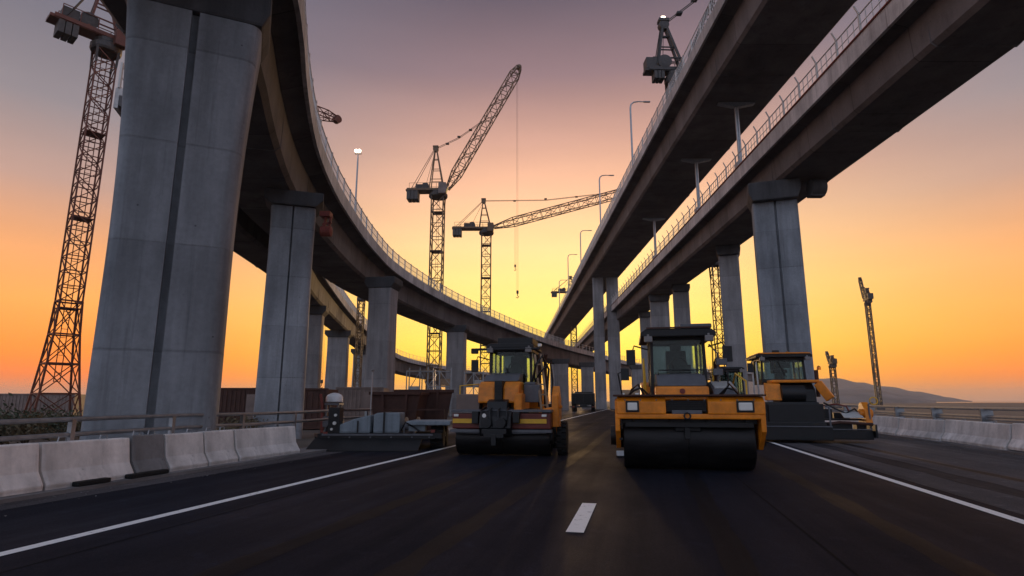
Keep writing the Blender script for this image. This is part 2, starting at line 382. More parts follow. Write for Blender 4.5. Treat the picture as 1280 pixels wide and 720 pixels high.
ribbon([(lR + 1.2, -4), (lR + 1.3, 14), (lR + 1.2, 50)], .5, -.0095, 'dust_strip', M_DUST); ribbon([(lR + 2.3, -4), (lR + 2.2, 14), (lR + 2.3, 50)], .22, -.0095, 'dust_strip', M_SCUFF)
# loose grit along the foot of both barrier rows: one uncountable scatter
g = MB(); rg = random.Random(5)
for k in range(1500):
    sd_ = rg.random(); s_ = rg.uniform(2, 34)
    l_ = (lKL + .2 + abs(rg.gauss(0, .35))) if sd_ < .5 else (lKR - .12 - abs(rg.gauss(0, .5)))
    c = road(l_, s_, -.004); q = rg.uniform(.006, .022)
    vv_ = [c + Vector((rg.uniform(-1, 1) * q, rg.uniform(-1, 1) * q, rg.uniform(0, 1) * q)) for _ in range(4)]
    g.add(vv_, [(0, 1, 2), (0, 1, 3), (1, 2, 3), (0, 2, 3)])
gr_ = g.build('grit', M_KERB); gr_['kind'] = 'stuff'
# low kerb on which the left barriers stand, embankment sides
g = MB(); g.add([], [])
def slab(l0, l1, s0_, s1_, z0, z1, name, mat):
    g = MB(); g.add([road(l, s_, z) for z in (z0, z1) for (l, s_) in ((l0, s0_), (l1, s0_), (l1, s1_), (l0, s1_))], [(0, 3, 2, 1), (4, 5, 6, 7), (0, 1, 5, 4), (1, 2, 6, 5), (2, 3, 7, 6), (3, 0, 4, 7)])
    return g.build(name, mat)
structure(slab(lKL - .75, lKL + .22, -20, 60, -.34, .045, 'kerb_strip', M_KERB))
structure(slab(lKR - .10, lKR + .8, -20, 90, -.34, .05, 'kerb_strip', M_KERB))

# ------------------------------------------------------------------ hills
M_HILL = material('hill_scrub', (.15, .13, .12), .95, 0, noise=.4, nscale=.02, bump=.4, bscale=.08)  # paler than bare scrub: distance haze is put into the colour too
def hills(name, pts, Y, depth, mat, rough_):
    # pts: list of (px, py) of the ridge in the photo; built as terrain with real depth
    g = MB(); nx = 90; ny = 14; rnd = random.Random(3)
    xs = [aty(px, 500, Y).x for px, py in pts]; zs = [aty(px, py, Y).z for px, py in pts]
    def H(x):
        if x <= xs[0]: return zs[0]
        for i in range(len(xs) - 1):
            if x <= xs[i + 1]:
                t = (x - xs[i]) / (xs[i + 1] - xs[i]); t = t * t * (3 - 2 * t); return zs[i] + (zs[i + 1] - zs[i]) * t
        return zs[-1]
    from mathutils import noise as MN
    vs_ = []
    for j in range(ny + 1):
        t = j / ny; f = math.sin(math.pi * min(1, t * 1.0)) ** .8 if t < .5 else math.sin(math.pi * t) ** .8
        for i in range(nx + 1):
            x = xs[0] + (xs[-1] - xs[0]) * i / nx
            h = max(0, H(x)) * f * (1 + rough_ * MN.noise(Vector((x * .008, t * 3, 1)))) + rough_ * 6 * f * MN.noise(Vector((x * .03, t * 9, 5)))
            vs_.append((x * (1 + (t - .5) * depth / Y), Y + (t - .5) * depth, h - .5))
    fs = [(j * (nx + 1) + i, j * (nx + 1) + i + 1, (j + 1) * (nx + 1) + i + 1, (j + 1) * (nx + 1) + i) for j in range(ny) for i in range(nx)]
    g.add(vs_, fs); return structure(g.build(name, mat, smooth=True))
hills('hills', [(820, 500), (880, 484), (960, 475), (1020, 473), (1045, 475), (1075, 480), (1110, 484), (1150, 491), (1185, 496), (1215, 501)], 1500, 500, M_HILL, .5)
hills('near_hill', [(980, 500), (1020, 488), (1060, 486), (1100, 489), (1130, 494), (1170, 501)], 620, 200, M_HILL, .3)
hills('left_hills', [(-300, 496), (-100, 493), (30, 497), (130, 494), (260, 497), (380, 500)], 1700, 400, M_HILL, .4)

# ------------------------------------------------------------------ viaducts
def catmull(pts, step=1.5):
    out = []
    P = [pts[0] * 2 - pts[1]] + pts + [pts[-1] * 2 - pts[-2]]
    for i in range(1, len(P) - 2):
        n = max(2, int((P[i + 1].to_3d() - P[i].to_3d()).length / step) if len(P[i]) == 3 else 8)
        seg = Vector(P[i + 1][:3]) - Vector(P[i][:3]); n = max(2, int(seg.length / step))
        for k in range(n):
            t = k / n
            out.append(.5 * ((2 * P[i]) + (-P[i - 1] + P[i + 1]) * t + (2 * P[i - 1] - 5 * P[i] + 4 * P[i + 1] - P[i + 2]) * t * t + (-P[i - 1] + 3 * P[i] - 3 * P[i + 1] + P[i + 2]) * t ** 3))
    out.append(P[-2]); return out
class Path:
    """reference edge of a deck; 4-D points x, y, z, depth"""
    def __init__(s, pts, side, W, step=1.5):
        s.p = catmull(pts, step); s.side = side; s.W = W; s.t = []; s.n = []; s.d = [0]
        for i in range(len(s.p)):
            a = s.p[min(i + 1, len(s.p) - 1)]; b = s.p[max(i - 1, 0)]; t = Vector((a[0] - b[0], a[1] - b[1], 0)).normalized()
            s.t.append(t); s.n.append(Vector((t.y, -t.x, 0)) * side)      # inwards from the reference edge
            if i: s.d.append(s.d[-1] + (Vector(s.p[i][:3]) - Vector(s.p[i - 1][:3])).length)
    def pt(s, i, lat, dz): p = s.p[i]; return Vector((p[0], p[1], p[2])) + s.n[i] * lat + Vector((0, 0, dz))
    def rings(s, poly, i0=0, i1=None): return [[s.pt(i, l, z) for l, z in poly(s.p[i][3])] for i in range(i0, (i1 or len(s.p) - 1) + 1)]
    def at(s, dist):
        for i in range(len(s.d) - 1):
            if s.d[i + 1] >= dist:
                f = (dist - s.d[i]) / (s.d[i + 1] - s.d[i]); return i, f
        return len(s.d) - 2, 1.0
    def ptd(s, dist, lat, dz):
        i, f = s.at(dist); return s.pt(i, lat, dz).lerp(s.pt(i + 1, lat, dz), f)
def pier(root, org, pos, ztop, w, t, yaw, mat, flare=.25, flare_h=6, groove=.22, cap=None, capmat=None, ground=-.4, name='pier', taper=0, rad=.16):
    """shaft with chamfered corners and a recessed joint down both faces; cap (w, t, h)"""
    x, y = pos[0] - org[0], pos[1] - org[1]; z0 = ground - org[2]; z1 = ztop - org[2]
    rings = []; nz = 26
    for k in range(nz + 1):
        z = z0 + (z1 - z0) * k / nz; h = z1 - z
        hw = w / 2 + taper * (h / (z1 - z0)) + (flare * (1 - h / flare_h) ** 2 if h < flare_h else 0)
        ht = t / 2 + (flare * .5 * (1 - h / flare_h) ** 2 if h < flare_h else 0)
        c = rad; g2 = groove / 2; gd = .18
        def corner(cx, cy, a0): return [(cx + c * math.cos(a0 + j * math.pi / 8), cy + c * math.sin(a0 + j * math.pi / 8)) for j in range(5)]
        q = corner(-hw + c, -ht + c, math.pi)
        if groove: q += [(-g2, -ht), (-g2, -ht + gd), (g2, -ht + gd), (g2, -ht)]
        q += corner(hw - c, -ht + c, 1.5 * math.pi) + corner(hw - c, ht - c, 0)
        if groove: q += [(g2, ht), (g2, ht - gd), (-g2, ht - gd), (-g2, ht)]
        q += corner(-hw + c, ht - c, .5 * math.pi)
        ca, sa = math.cos(yaw), math.sin(yaw)
        rings.append([Vector((x + a * ca - b * sa, y + a * sa + b * ca, z)) for a, b in q])
    m = MB(); m.sweep(rings); o = m.build(name, mat, root, smooth=True)
    if cap:
        cw, ct, ch = cap; m = MB(); rot = Matrix.Rotation(yaw, 3, 'Z')
        poly = [(-cw / 2, z1 + ch), (-cw / 2, z1 + ch * .45), (-w / 2 - flare, z1 + .003), (w / 2 + flare, z1 + .003), (cw / 2, z1 + ch * .45), (cw / 2, z1 + ch)]
        vs_ = [rot @ Vector((u, v_, 0)) + Vector((x, y, zz)) for v_ in (-ct / 2, ct / 2) for u, zz in poly]; n = len(poly)
        m.add(vs_, [tuple(range(n)), tuple(reversed(range(n, 2 * n)))] + [(i, (i + 1) % n, n + (i + 1) % n, n + i) for i in range(n)])
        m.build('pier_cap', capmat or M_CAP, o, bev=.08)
    return o
def viaduct(name, label, path, org, oh=.9, para_h=(.35, -.55), rail='mesh', gmat=None, pmat=None, far_rail=True):
    root = thing(name, label, 'viaduct', org)
    W = path.W
    def slab_p(d): return [(0.1, 0), (0.1, -.42), (oh, -.62), (W - oh, -.62), (W - .1, -.42), (W - .1, 0)]
    def gird(d):
        b = .12
        return [(oh + .05, -.55), (oh + b, -d + .18), (oh + b + .2, -d), (W - oh - b - .2, -d), (W - oh - b, -d + .18), (W - oh - .05, -.55)]
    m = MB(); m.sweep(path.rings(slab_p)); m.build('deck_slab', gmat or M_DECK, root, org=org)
    ev = [(d_, 0) for d_ in path.d]; dist = 6
    while dist < path.d[-1] - 1:
        if path.p[path.at(dist)[0]][1] > -2: ev = [e for e in ev if not (dist - .15 < e[0] < dist + .25)] + [(dist - .02, 0), (dist, 1), (dist + .08, 1), (dist + .10, 0)]
        dist += 12 if dist > 60 else 7.5
    ev.sort(); rr = []
    for d_, o_ in ev:
        i, f = path.at(d_); dp = path.p[i][3]
        rr.append([path.ptd(d_, l + ((-.03 if l < W / 2 else .03) if o_ and z < -.6 else 0), z - (.03 if o_ and z < -.6 else 0)) for l, z in gird(dp + (path.p[i + 1][3] - dp) * f)])
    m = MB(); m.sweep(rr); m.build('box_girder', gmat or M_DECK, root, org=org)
    for side in (0, 1):
        def par(d, side=side):
            q = [(-.06, para_h[1]), (-.06, para_h[0]), (.22, para_h[0]), (.26, .02), (.097, .02), (.097, para_h[1])]
            return q if side == 0 else [(W - a, z) for a, z in q]
        m = MB(); m.sweep(path.rings(par)); m.build('parapet', pmat or M_PARA, root, org=org)
        # railing
        m = MB(); lat = .06 if side == 0 else W - .06; top = para_h[0]
        i = 0; prev = None; dist = 0
        n = len(path.p)
        for k in range(n - 1):
            if path.p[k][1] < -6: continue
            for hz, r in ((1.05, .05), (.55, .03), (.12, .03)):
                m.bar(path.pt(k, lat, top + hz), path.pt(k + 1, lat, top + hz), r, r)
        dist = 0
        while dist < path.d[-1]:
            i, f = path.at(dist)
            if path.p[i][1] > -6:
                a = path.ptd(dist, lat, top); m.bar(a, a + Vector((0, 0, 1.15)), .09, .09)
                if rail == 'panel':
                    m.bar(a + Vector((0, 0, 1.1)), a + Vector((0, 0, 1.5)) - path.n[i] * .18, .06, .06)
            dist += 2.0
        if rail:
            dist = .0; sp = .28 if rail == 'mesh' else .5
            while dist < path.d[-1] and side == 0:
                i, f = path.at(dist)
                if -2 < path.p[i][1] < 120:
                    a = path.ptd(dist, lat, top); m.bar(a + Vector((0, 0, .12)), a + Vector((0, 0, 1.05)), .035, .02)
                dist += sp
        m.build('railing', M_RAIL, root, org=org)
    return root
def V4(p, d): return Vector((p[0], p[1], p[2], d))

# A: the big curved one, from over the left of the camera away to the right
EA = [V4((6, -26, 14), 2.5), V4((1.0, -12, 14), 2.5), V4((-2.6, 1, 14), 2.5), V4((-5.2, 9.5, 14), 2.5)]
for px, py, z, d in [(375, 0, 14, 2.5), (384, 100, 14, 2.5), (396, 170, 14, 2.5), (413, 217, 14, 2.5), (434, 257, 14, 2.5), (468, 306, 14, 2.5), (503, 340, 14, 2.5), (560, 374, 13.9, 2.6),
                     (620, 401, 13.2, 2.8), (690, 428, 12.2, 3.0), (748, 444, 11.6, 3.1), (800, 456, 11.3, 3.1), (870, 462, 11.2, 3.0), (960, 466, 11.2, 3)]:
    EA.append(V4(atz(px, py, z), d))
pathA = Path(EA, -1, 5.6)
orgA = Vector((-8, 12, 0))
vA = viaduct('curved_viaduct', 'long curved viaduct sweeping from overhead left to the road centre on grooved piers', pathA, orgA)
def find(path, px, lat):
    best = None
    for i in range(len(path.p)):
        p = path.pt(i, lat, -path.p[i][3])
        if p.y < 3: continue
        q = proj((p.x, p.y, p.z))
        e = abs(q[0] - px)
        if best is None or e < best[0] - 1e-6: best = (e, i)
    return best[1]
def yawof(path, i): t = path.t[i]; return math.atan2(t.y, t.x) - math.pi / 2
def soff(path, i): return path.p[i][2] - path.p[i][3]
p1 = Vector((-.598 * 13.4, 13.4, 0))
pier(vA, orgA, (p1.x, p1.y), 10.6, 2.40, 1.6, R(24), M_PIER, flare=.27, flare_h=6.5, groove=.17, cap=(3.3, 1.9, .9), ground=-.4, taper=.06, rad=.3)
p2 = aty(367, 275, 28)
pier(vA, orgA, (p2.x, 28), 10.75, 1.95, 1.4, R(18), M_PIER, flare=.06, flare_h=4, groove=.08, cap=(2.75, 1.9, .75), taper=.11, rad=.22)
for px, Y, w, ty, zt in [(477, 49, 1.9, .05, 10.7), (571, 78, 2.3, .1, 10.35), (640, 95, 2.6, 0, 9.3), (701, 112, 2.6, 0, 8.3), (733, 116, 2.4, 0, 7.9), (795, 120, 2.4, 0, 7.7)]:
    p = aty(px, 420, Y); pier(vA, orgA, (p.x, Y), zt, w, 2.0, R(-8), M_PIER2, flare=.05, flare_h=2, groove=.0, cap=(w + .75, 2.2, .95), taper=ty)
# floodlight on A, scuppers
def lamp_post(name, label, base, h, arm, lit=False, grp=None, cat='street lamp', r=.075):
    o = thing(name, label, cat, base, 0, grp)
    m = MB(); m.box((0, 0, .06), (.35, .35, .12)); m.build('base_plate', M_GALV, o)
    pts = [(0, 0, .1), (0, 0, h - .8)]
    if arm: pts += [(arm * .06, 0, h - .35), (arm * .25, 0, h - .08), (arm * .6, 0, h), (arm, 0, h - .04)]
    else: pts += [(0, 0, h)]
    m = MB(); m.tube(pts, r, 8, r * .55); m.build('pole', M_GALV, o, smooth=True)
    m = MB()
    if arm: m.prism([(-.12, -.02), (.12, -.02), (.07, .1), (-.07, .1)], arm - .1, arm + .65, 'x'); m.v = [(x, y, z + h - .06) for x, y, z in m.v]; m.build('lamp_head', M_LAMPOFF, o)
    elif arm is None: m.lathe((0, 0, h), [(.04, 0), (.05, .05), (.02, .09)], 'z', 10); m.build('cap', M_LAMPOFF, o)
    else:
        m.box((0, 0, h), (.5, .12, .07)); m.build('bracket', M_LAMPOFF, o)
        for sx in (-.12, .12):
            m = MB(); m.lathe((sx, -.14, h + .16), [(.07, .14), (.12, .04), (.13, -.03), (.11, -.05)], 'y', 14); m.build('floodlight', M_LAMPON if lit else M_LAMPOFF, o, bev=.02)
    return o
q = aty(443, 262, 37.5); 
pf = None
for i in range(len(pathA.p)):
    a = pathA.pt(i, .45, 0)
    if a.y > 10 and (pf is None or abs(proj(a)[0] - 443) < pf[0]): pf = (abs(proj(a)[0] - 443), a.copy())
bf = pf[1]; topz = aty(443, 192, bf.y).z
lamp_post('floodlight_mast', 'glowing white floodlight on a thin pole rising from the curved viaduct', bf, topz - bf.z, 0, True, cat='floodlight')
# red hoist hanging at the cap of the second pier
o = thing('hoist', 'red hoist frame hanging beside the cap of the second pier on the left', 'hoist', (p2.x + 1.75, 27.6, 9.3))
m = MB(); m.box((0, 0, 1.1), (.5, .5, .25)); m.bar((0, 0, 1.0), (-.1, 0, .1), .12); m.bar((.25, 0, 1.0), (.15, 0, .3), .1); m.bar((-.15, 0, .6), (.3, 0, .7), .1); m.build('frame', M_RED, o)
m = MB(); m.lathe((.05, 0, .25), [(.08, -.3), (.26, -.24), (.26, .24), (.08, .3)], 'x', 14); m.build('winch_drum', M_RED, o)

# B: second curved one behind, dropping to the lower ramp
EB = [V4((-12.7, 23.5, 13.9), 2.45)]
for px, py, z, d in [(301, 196, 13.92, 2.45), (323, 240, 14, 2.5), (391, 314, 14, 2.5), (410, 348, 14, 2.5), (440, 390, 14, 2.5), (463, 414, 13.4, 2.6), (500, 446, 11.2, 3.2), (555, 459, 10.2, 3.6), (600, 466, 9.8, 4.2), (660, 470, 9.6, 4.8)]:
    EB.append(V4(atz(px, py, z), d))
pathB = Path(EB, -1, 4.0, 2.0)
orgB = Vector((-17, 45, 0))
vB = viaduct('lower_curved_viaduct', 'second concrete viaduct curving away behind the left piers and dropping to a low ramp', pathB, orgB, oh=.6)
for px, w in [(392, 2.4), (424, 2.8), (452, 2.6), (540, 3.0), (625, 4.0)]:
    i = find(pathB, px, 2.0); c = pathB.pt(i, 2.0, 0); zt = soff(pathB, i)
    pier(vB, orgB, (c.x, c.y), zt - 1.0, w, 2.0, yawof(pathB, i), M_PIER2, flare=.05, flare_h=2, groove=0, cap=(w + .9, 2.4, 1.0), taper=.1)

# D: straight high one on the right ; E: straight lower one to its right
D0, D1 = 25.6, 7.3
pathD = Path([V4((12.9, y, D0), 2.55) for y in (-30, -5, 20, 60, 110, 170, 230)] + [V4((14.5, 290, D0), 2.55), V4((20, 340, D0), 2.55)], 1, D1, 3)
orgD = Vector((16, 100, 0))
vD = viaduct('high_viaduct', 'high straight concrete viaduct on the right carrying the row of curved lamps', pathD, orgD, oh=.9)
for px, w, Y in [(748.5, 1.9, 102), (766.5, 2.1, 102)]:
    p = aty(px, 400, Y); pier(vD, orgD, (p.x, Y), D0 - 2.5, w, 1.2, R(-8), M_PIER2, flare=0, flare_h=2, groove=0)
p = aty(705, 440, 210); 
for xx in (15, 18.4): pier(vD, orgD, (xx, 215), D0 - 2.5, 2.0, 2.0, 0, M_PIER2, flare=0, groove=0)
for xx in (15, 18.4): pier(vD, orgD, (xx, -18), D0 - 2.5, 2.4, 2.2, 0, M_PIER2, flare=0, groove=0)
E0, E1 = 17.45, 5.3
pathE = Path([V4((15.46 + .02 * y, y, E0), 2.2) for y in (-30, -5, 20, 60, 110, 160, 210)] , 1, E1, 3)
orgE = Vector((18, 40, 0))
vE = viaduct('low_viaduct', 'lower straight concrete viaduct at far right with a tall panelled railing and red pipe', pathE, orgE, oh=.75, para_h=(.35, -.62), rail='panel')
m = MB(); m.tube([pathE.pt(i, -.1, .36) for i in range(len(pathE.p))], .045, 6); m.build('service_pipe', M_RED, vE, org=orgE)
for (pxt, pyt, Y, w, t, gv, ms) in [(967.5, 262, 36.6, 2.85, 2.5, .14, M_PIER), (909.5, 309, 52, 1.85, 2.0, 0, M_PIER2), (823.5, 368, 77, 2.45, 2.2, 0, M_PIER2), (850.5, 360, 70, 1.85, 2, 0, M_PIER2), (806, 390, 92, 1.7, 2, 0, M_PIER2)]:
    p = aty(pxt, pyt, Y); xm = min(max(p.x, 0), 15.46 + .02 * Y + E1 - 1)
    pier(vE, orgE, (p.x, Y), E0 - 2.2 - (1.25 if Y < 40 else .9), w * (.94 if Y < 55 else 1), t * .7, R(-20 if Y < 55 else -12), ms, flare=0, groove=gv, cap=(w + .25, t + .3, 1.25 if Y < 40 else .9), taper=0)
pier(vE, orgE, (18, -14), E0 - 2.2, 2.6, 2.4, 0, M_PIER2, flare=0, groove=0)
# round drum hanging at the cap end of the nearest pier of E
p = aty(995, 247, 35.0)
o = thing('bearing_jack', 'round dark steel jack sticking out beside the cap of the tall right pier', 'jack', (19.3, 35.0, 14.05))
m = MB(); m.lathe((0, 0, .55), [(.30, -.5), (.52, -.42), (.55, 0), (.52, .42), (.30, .5)], 'x', 20); m.build('barrel', M_CAP, o, smooth=True)
m = MB(); m.box((-.1, 0, 0.02), (.9, .5, .12)); m.build('cradle', M_CAP, o)
# slender props between E and D
for k, (Y, lab) in enumerate([(39.8, 'slender steel prop nearest the camera between the two right viaducts'), (50.0, 'slender steel prop, middle of the three between the right viaducts'), (67.5, 'slender steel prop farthest along between the two right viaducts')]):
    X = 15.46 + .02 * Y + .35
    o = thing('prop_column', lab, 'prop', (X, Y, E0), 0, 'steel props between the right viaducts')
    H = D0 - 2.55 - E0
    m = MB(); m.box((0, 0, .45), (.7, .7, .9)); m.build('pedestal', M_PARA, o, bev=.04)
    m = MB(); m.cyl((0, 0, .85), (0, 0, H - .35), .15, 14); m.build('shaft', M_GALV, o, smooth=True)
    m = MB(); m.prism([(-1.35, 0), (-1.35, -.10), (-.3, -.32), (.3, -.32), (1.35, -.10), (1.35, 0)], -.2, .2, 'y'); m.v = [(x, y, z + H - .01) for x, y, z in m.v]; m.build('head_beam', M_GALV, o)
# lamps on D
for k, (px, pyb, pyt) in enumerate([(792, 205, 127), (752, 290, 219), (727, 332, 288), (711, 352, 318), (700, 385, 350)]):
    w_ = ray(px, pyb); Y = 13.4 / ((px - 640) / w_[1]); b = Vector((13.3, Y, D0 + .35)); tz = aty(px, pyt, Y).z
    names = ['nearest and tallest lamp', 'second lamp', 'third lamp', 'fourth lamp', 'farthest small lamp']
    lamp_post('street_lamp', f'{names[k]} with a curved arm in the row on the high right viaduct', b, min(11, max(6.5, tz - b.z)), 1.6, grp='curved lamps on the high viaduct', r=.11)

# ------------------------------------------------------------------ tower cranes
def lattice(m, a, b, w0, w1, n, r, br=None, tri=False, up=Vector((0, 0, 1))):
    a = Vector(a); b = Vector(b); br = br or r * .6; d = (b - a).normalized()
    u = up if abs(d.dot(up)) < .95 else Vector((0, 1, 0)); x = d.cross(u).normalized(); y = x.cross(d).normalized()
    sh = [(-.5, -.5), (.5, -.5), (.5, .5), (-.5, .5)] if not tri else [(-.5, -.4), (.5, -.4), (0, .5)]
    def node(i, k):
        t = i / n; w = w0 + (w1 - w0) * t; s = sh[k % len(sh)]; return a.lerp(b, t) + x * s[0] * w + y * s[1] * w
    K = len(sh)
    for k in range(K): m.bar(node(0, k), node(n, k), r, r)
    for i in range(n + 1):
        for k in range(K): m.bar(node(i, k), node(i, k + 1), br, br)
        if i < n:
            for k in range(K):
                if (i + k) % 2: m.bar(node(i, k), node(i + 1, k + 1), br, br)
                else: m.bar(node(i, k + 1), node(i + 1, k), br, br)
def crane(label, base, H, yaw, luff, jl, cl=6.5, ah=8, mw=1.8, jw=1.3, r=.13, mat=None, hook=None, mast_bot=None, flare=False, pend=1.0, name='tower_crane', ladder=True, lamp=False):
    mat = mat or M_CRANE
    o = thing(name, label, 'crane', base, yaw, 'tower cranes over the site')
    m = MB(); n = max(4, int(H / (mw * 1.15)))
    z0 = 0.25
    if flare:
        lattice(m, (0, 0, 8.5), (0, 0, H), mw, mw, n, r)
        fz = [(.25, 2.1), (2.2, 1.7), (4.2, 1.4), (6.2, 1.14), (8.5, 1.0)]
        for (za, fa), (zb, fb) in zip(fz, fz[1:]):
            for sx in (-1, 1):
                for sy in (-1, 1): m.bar((sx * mw / 2 * fa, sy * mw / 2 * fa, za), (sx * mw / 2 * fb, sy * mw / 2 * fb, zb), r * 1.2)
            for (p_, q_) in (((-1, -1), (1, -1)), ((1, -1), (1, 1)), ((1, 1), (-1, 1)), ((-1, 1), (-1, -1))):
                m.bar((p_[0] * mw / 2 * fb, p_[1] * mw / 2 * fb, zb), (q_[0] * mw / 2 * fb, q_[1] * mw / 2 * fb, zb), r)
                m.bar((p_[0] * mw / 2 * fa, p_[1] * mw / 2 * fa, za), (q_[0] * mw / 2 * fb, q_[1] * mw / 2 * fb, zb), r * .6)
                m.bar((q_[0] * mw / 2 * fa, q_[1] * mw / 2 * fa, za), (p_[0] * mw / 2 * fb, p_[1] * mw / 2 * fb, zb), r * .6)
    else: lattice(m, (0, 0, z0), (0, 0, H), mw, mw, n, r)
    m.build('mast', mat, o)
    if ladder:
        m = MB(); zz = 3 if flare else .5
        for sx in (-.18, .18): m.bar((sx, .1, zz), (sx, .1, H), .05)
        z = zz
        while z < H: m.bar((-.18, .1, z), (.18, .1, z), .035); z += .6
        z = zz + 5
        while z < H - 2:
            m.box((0, 0, z), (mw * .96, mw * .96, .07)); 
            z += 6.5
        m.build('ladder', mat, o)
    m = MB(); m.box((0, 0, .12), (mw * (2.3 if flare else 1.8), mw * (2.3 if flare else 1.8), .5)); m.build('footing', M_CWT, o, bev=.03)
    m = MB(); m.lathe((0, 0, H), [(mw * .75, 0), (mw * .8, .15), (mw * .8, .5), (mw * .62, .7), (mw * .62, 1.0)], 'z', 20)
    for a in range(4): m.bar((mw * .7 * math.cos(a * 1.57 + .78), mw * .7 * math.sin(a * 1.57 + .78), H - 1.2), (mw * .75 * math.cos(a * 1.57 + .78), mw * .75 * math.sin(a * 1.57 + .78), H + .1), .14)
    m.build('slewing_ring', M_CRDK, o)
    zt = H + 1.0
    m = MB(); m.box((-cl * .45, 0, zt + .1), (cl + 1.6, mw * 1.0, .22))
    for sy in (-.5, .5):
        m.bar((-cl - .4, sy * mw, zt + .2), (1.2, sy * mw, zt + .2), .14, .3)
        m.bar((-cl, sy * mw, zt + 1.25), (.8, sy * mw, zt + 1.25), .05)
        x = -cl
        while x < .9: m.bar((x, sy * mw, zt + .2), (x, sy * mw, zt + 1.25), .05); x += 1.1
    cj = m.build('machinery_deck', mat, o)
    m = MB(); m.lathe((-cl * .45, 0, zt + .85), [(.3, -.6), (.62, -.55), (.5, -.4), (.5, .4), (.62, .55), (.3, .6)], 'y', 14); m.box((-cl * .45 - 1.1, 0, zt + .7), (1.0, 1.0, 1.0)); m.build('winch', M_CRDK, o)
    for k in range(3):
        m = MB(); cs = mw / 1.9; m.box((-cl + .5 + (k - 1) * .62 * cs, 0, zt - .5 * cs), (.55 * cs, mw * 1.0, 1.9 * cs)); m.build('counterweight', M_CWT, o, bev=.05)
    m = MB(); m.prism([(.3 * cs, zt - .9 * cs), (1.45 * cs, zt - .9 * cs), (1.7 * cs, zt + .1 * cs), (1.5 * cs, zt + .9 * cs), (.3 * cs, zt + .9 * cs)], -mw * .95, -mw * .95 + 1.0 * cs, 'y'); m.v = [(x, y - .25 * cs, z) for x, y, z in m.v]
    cb = m.build('cab', M_CABIN if lamp else mat, o, bev=.04)
    m = MB(); m.add([(1.5 * cs, -mw * .95 - .15 * cs, zt - .7 * cs), (1.5 * cs, -mw * .95 + .65 * cs, zt - .7 * cs), (1.72 * cs, -mw * .95 + .65 * cs, zt + .1 * cs), (1.72 * cs, -mw * .95 - .15 * cs, zt + .1 * cs)], [(0, 1, 2, 3)]); m.v += [(x + .03, y, z) for x, y, z in m.v]; m.f += [(4, 5, 6, 7), (0, 1, 5, 4), (2, 3, 7, 6), (1, 2, 6, 5), (3, 0, 4, 7)]; m.build('window', M_GLASS, cb)
    # tower head (A frame)
    m = MB(); top = Vector((-.6, 0, zt + ah))
    for sy in (-1, 1):
        m.bar((.9, sy * mw * .42, zt + .2), top + Vector((.15, sy * .18, 0)), .2)
        m.bar((-1.4, sy * mw * .42, zt + .2), top + Vector((-.1, sy * .18, 0)), .15)
        for t in (.25, .5, .75): 
            a_ = Vector((.9, sy * mw * .42, zt + .2)).lerp(top, t); b_ = Vector((-1.4, sy * mw * .42, zt + .2)).lerp(top, t); m.bar(a_, b_, .09)
    for t in (.25, .5, .75): m.bar(Vector((.9, mw * .42, zt + .2)).lerp(top, t), Vector((.9, -mw * .42, zt + .2)).lerp(top, t), .09)
    m.lathe((top.x, 0, top.z), [(.2, -.32), (.45, -.28), (.45, .28), (.2, .32)], 'y', 14); m.box((top.x, 0, top.z + .45), (.9, .7, .25)); m.build('tower_head', mat, o)
    # jib
    jr = Vector((1.5, 0, zt + .5)); jt = jr + Vector((math.cos(luff), 0, math.sin(luff))) * jl
    m = MB(); nj = max(5, int(jl / (jw * 1.25)))
    l1 = jr.lerp(jt, .12); l2 = jr.lerp(jt, .93)
    nn = lambda a, b: max(2, int((b - a).length / (jw * 1.2)))
    lattice(m, jr, l1, jw * .35, jw, nn(jr, l1), r * .85); lattice(m, l1, l2, jw, jw, nn(l1, l2), r * .85); lattice(m, l2, jt, jw, jw * .5, nn(l2, jt), r * .85)
    m.lathe(jt, [(.15, -.3), (.42, -.25), (.42, .25), (.15, .3)], 'y', 12); m.build('jib', mat, o)
    m = MB(); u = Vector((-math.sin(luff), 0, math.cos(luff))); pe = jr.lerp(jt, .62 * pend) + u * jw * .5
    for sy in (-.2, .2):
        a_ = top + Vector((0, sy, .1)); mid = a_.lerp(pe + Vector((0, sy, 0)), .5) - Vector((0, 0, .02 * jl))
        m.tube([a_, mid, pe + Vector((0, sy, 0))], .045, 5)
        m.tube([top + Vector((-.2, sy, 0)), (-cl + .3, sy * 3, zt + .5)], .045, 5)
    m.tube([top + Vector((0, 0, .1)), Vector((-cl * .45, 0, zt + 1.2))], .03, 4)
    for t in (.25, .5, .75): m.box(top.lerp(pe, t) - Vector((0, 0, .01 * jl)), (.5, .5, .16))
    m.build('pendant_line', M_ROPE, o)
    if hook:
        hx, hz = hook; hp = jr.lerp(jt, hx)
        m = MB()
        for s_ in (-.09, .09): m.tube([hp + Vector((s_, 0, -.3)), (hp.x + s_, 0, hz + .6)], .014, 4)
        m.build('hoist_rope', M_ROPE, o)
        m = MB(); m.box((hp.x, 0, hz + .45), (.34, .25, .5)); m.tube([(hp.x, 0, hz + .2), (hp.x, 0, hz - .1), (hp.x + .18, 0, hz - .3), (hp.x, 0, hz - .5), (hp.x - .2, 0, hz - .35)], .06, 6); m.build('hook', M_CRDK, o)
    return o
def crane_at(px, pyslew, Y, **kw):
    p = aty(px, pyslew, Y); lab = kw.pop('label'); base_z = kw.pop('base_z', -.35)
    return crane(lab, Vector((p.x, Y, base_z)), p.z - base_z - 1.0, **kw)
crane_at(134, 52, 40, label='tall lattice crane mast with a wide red foot left of the biggest pier', yaw=R(50), luff=R(3), jl=18.6, cl=3.0, ah=5.0, mw=1.28, jw=.85, r=.10, flare=True, mat=M_CRANER)
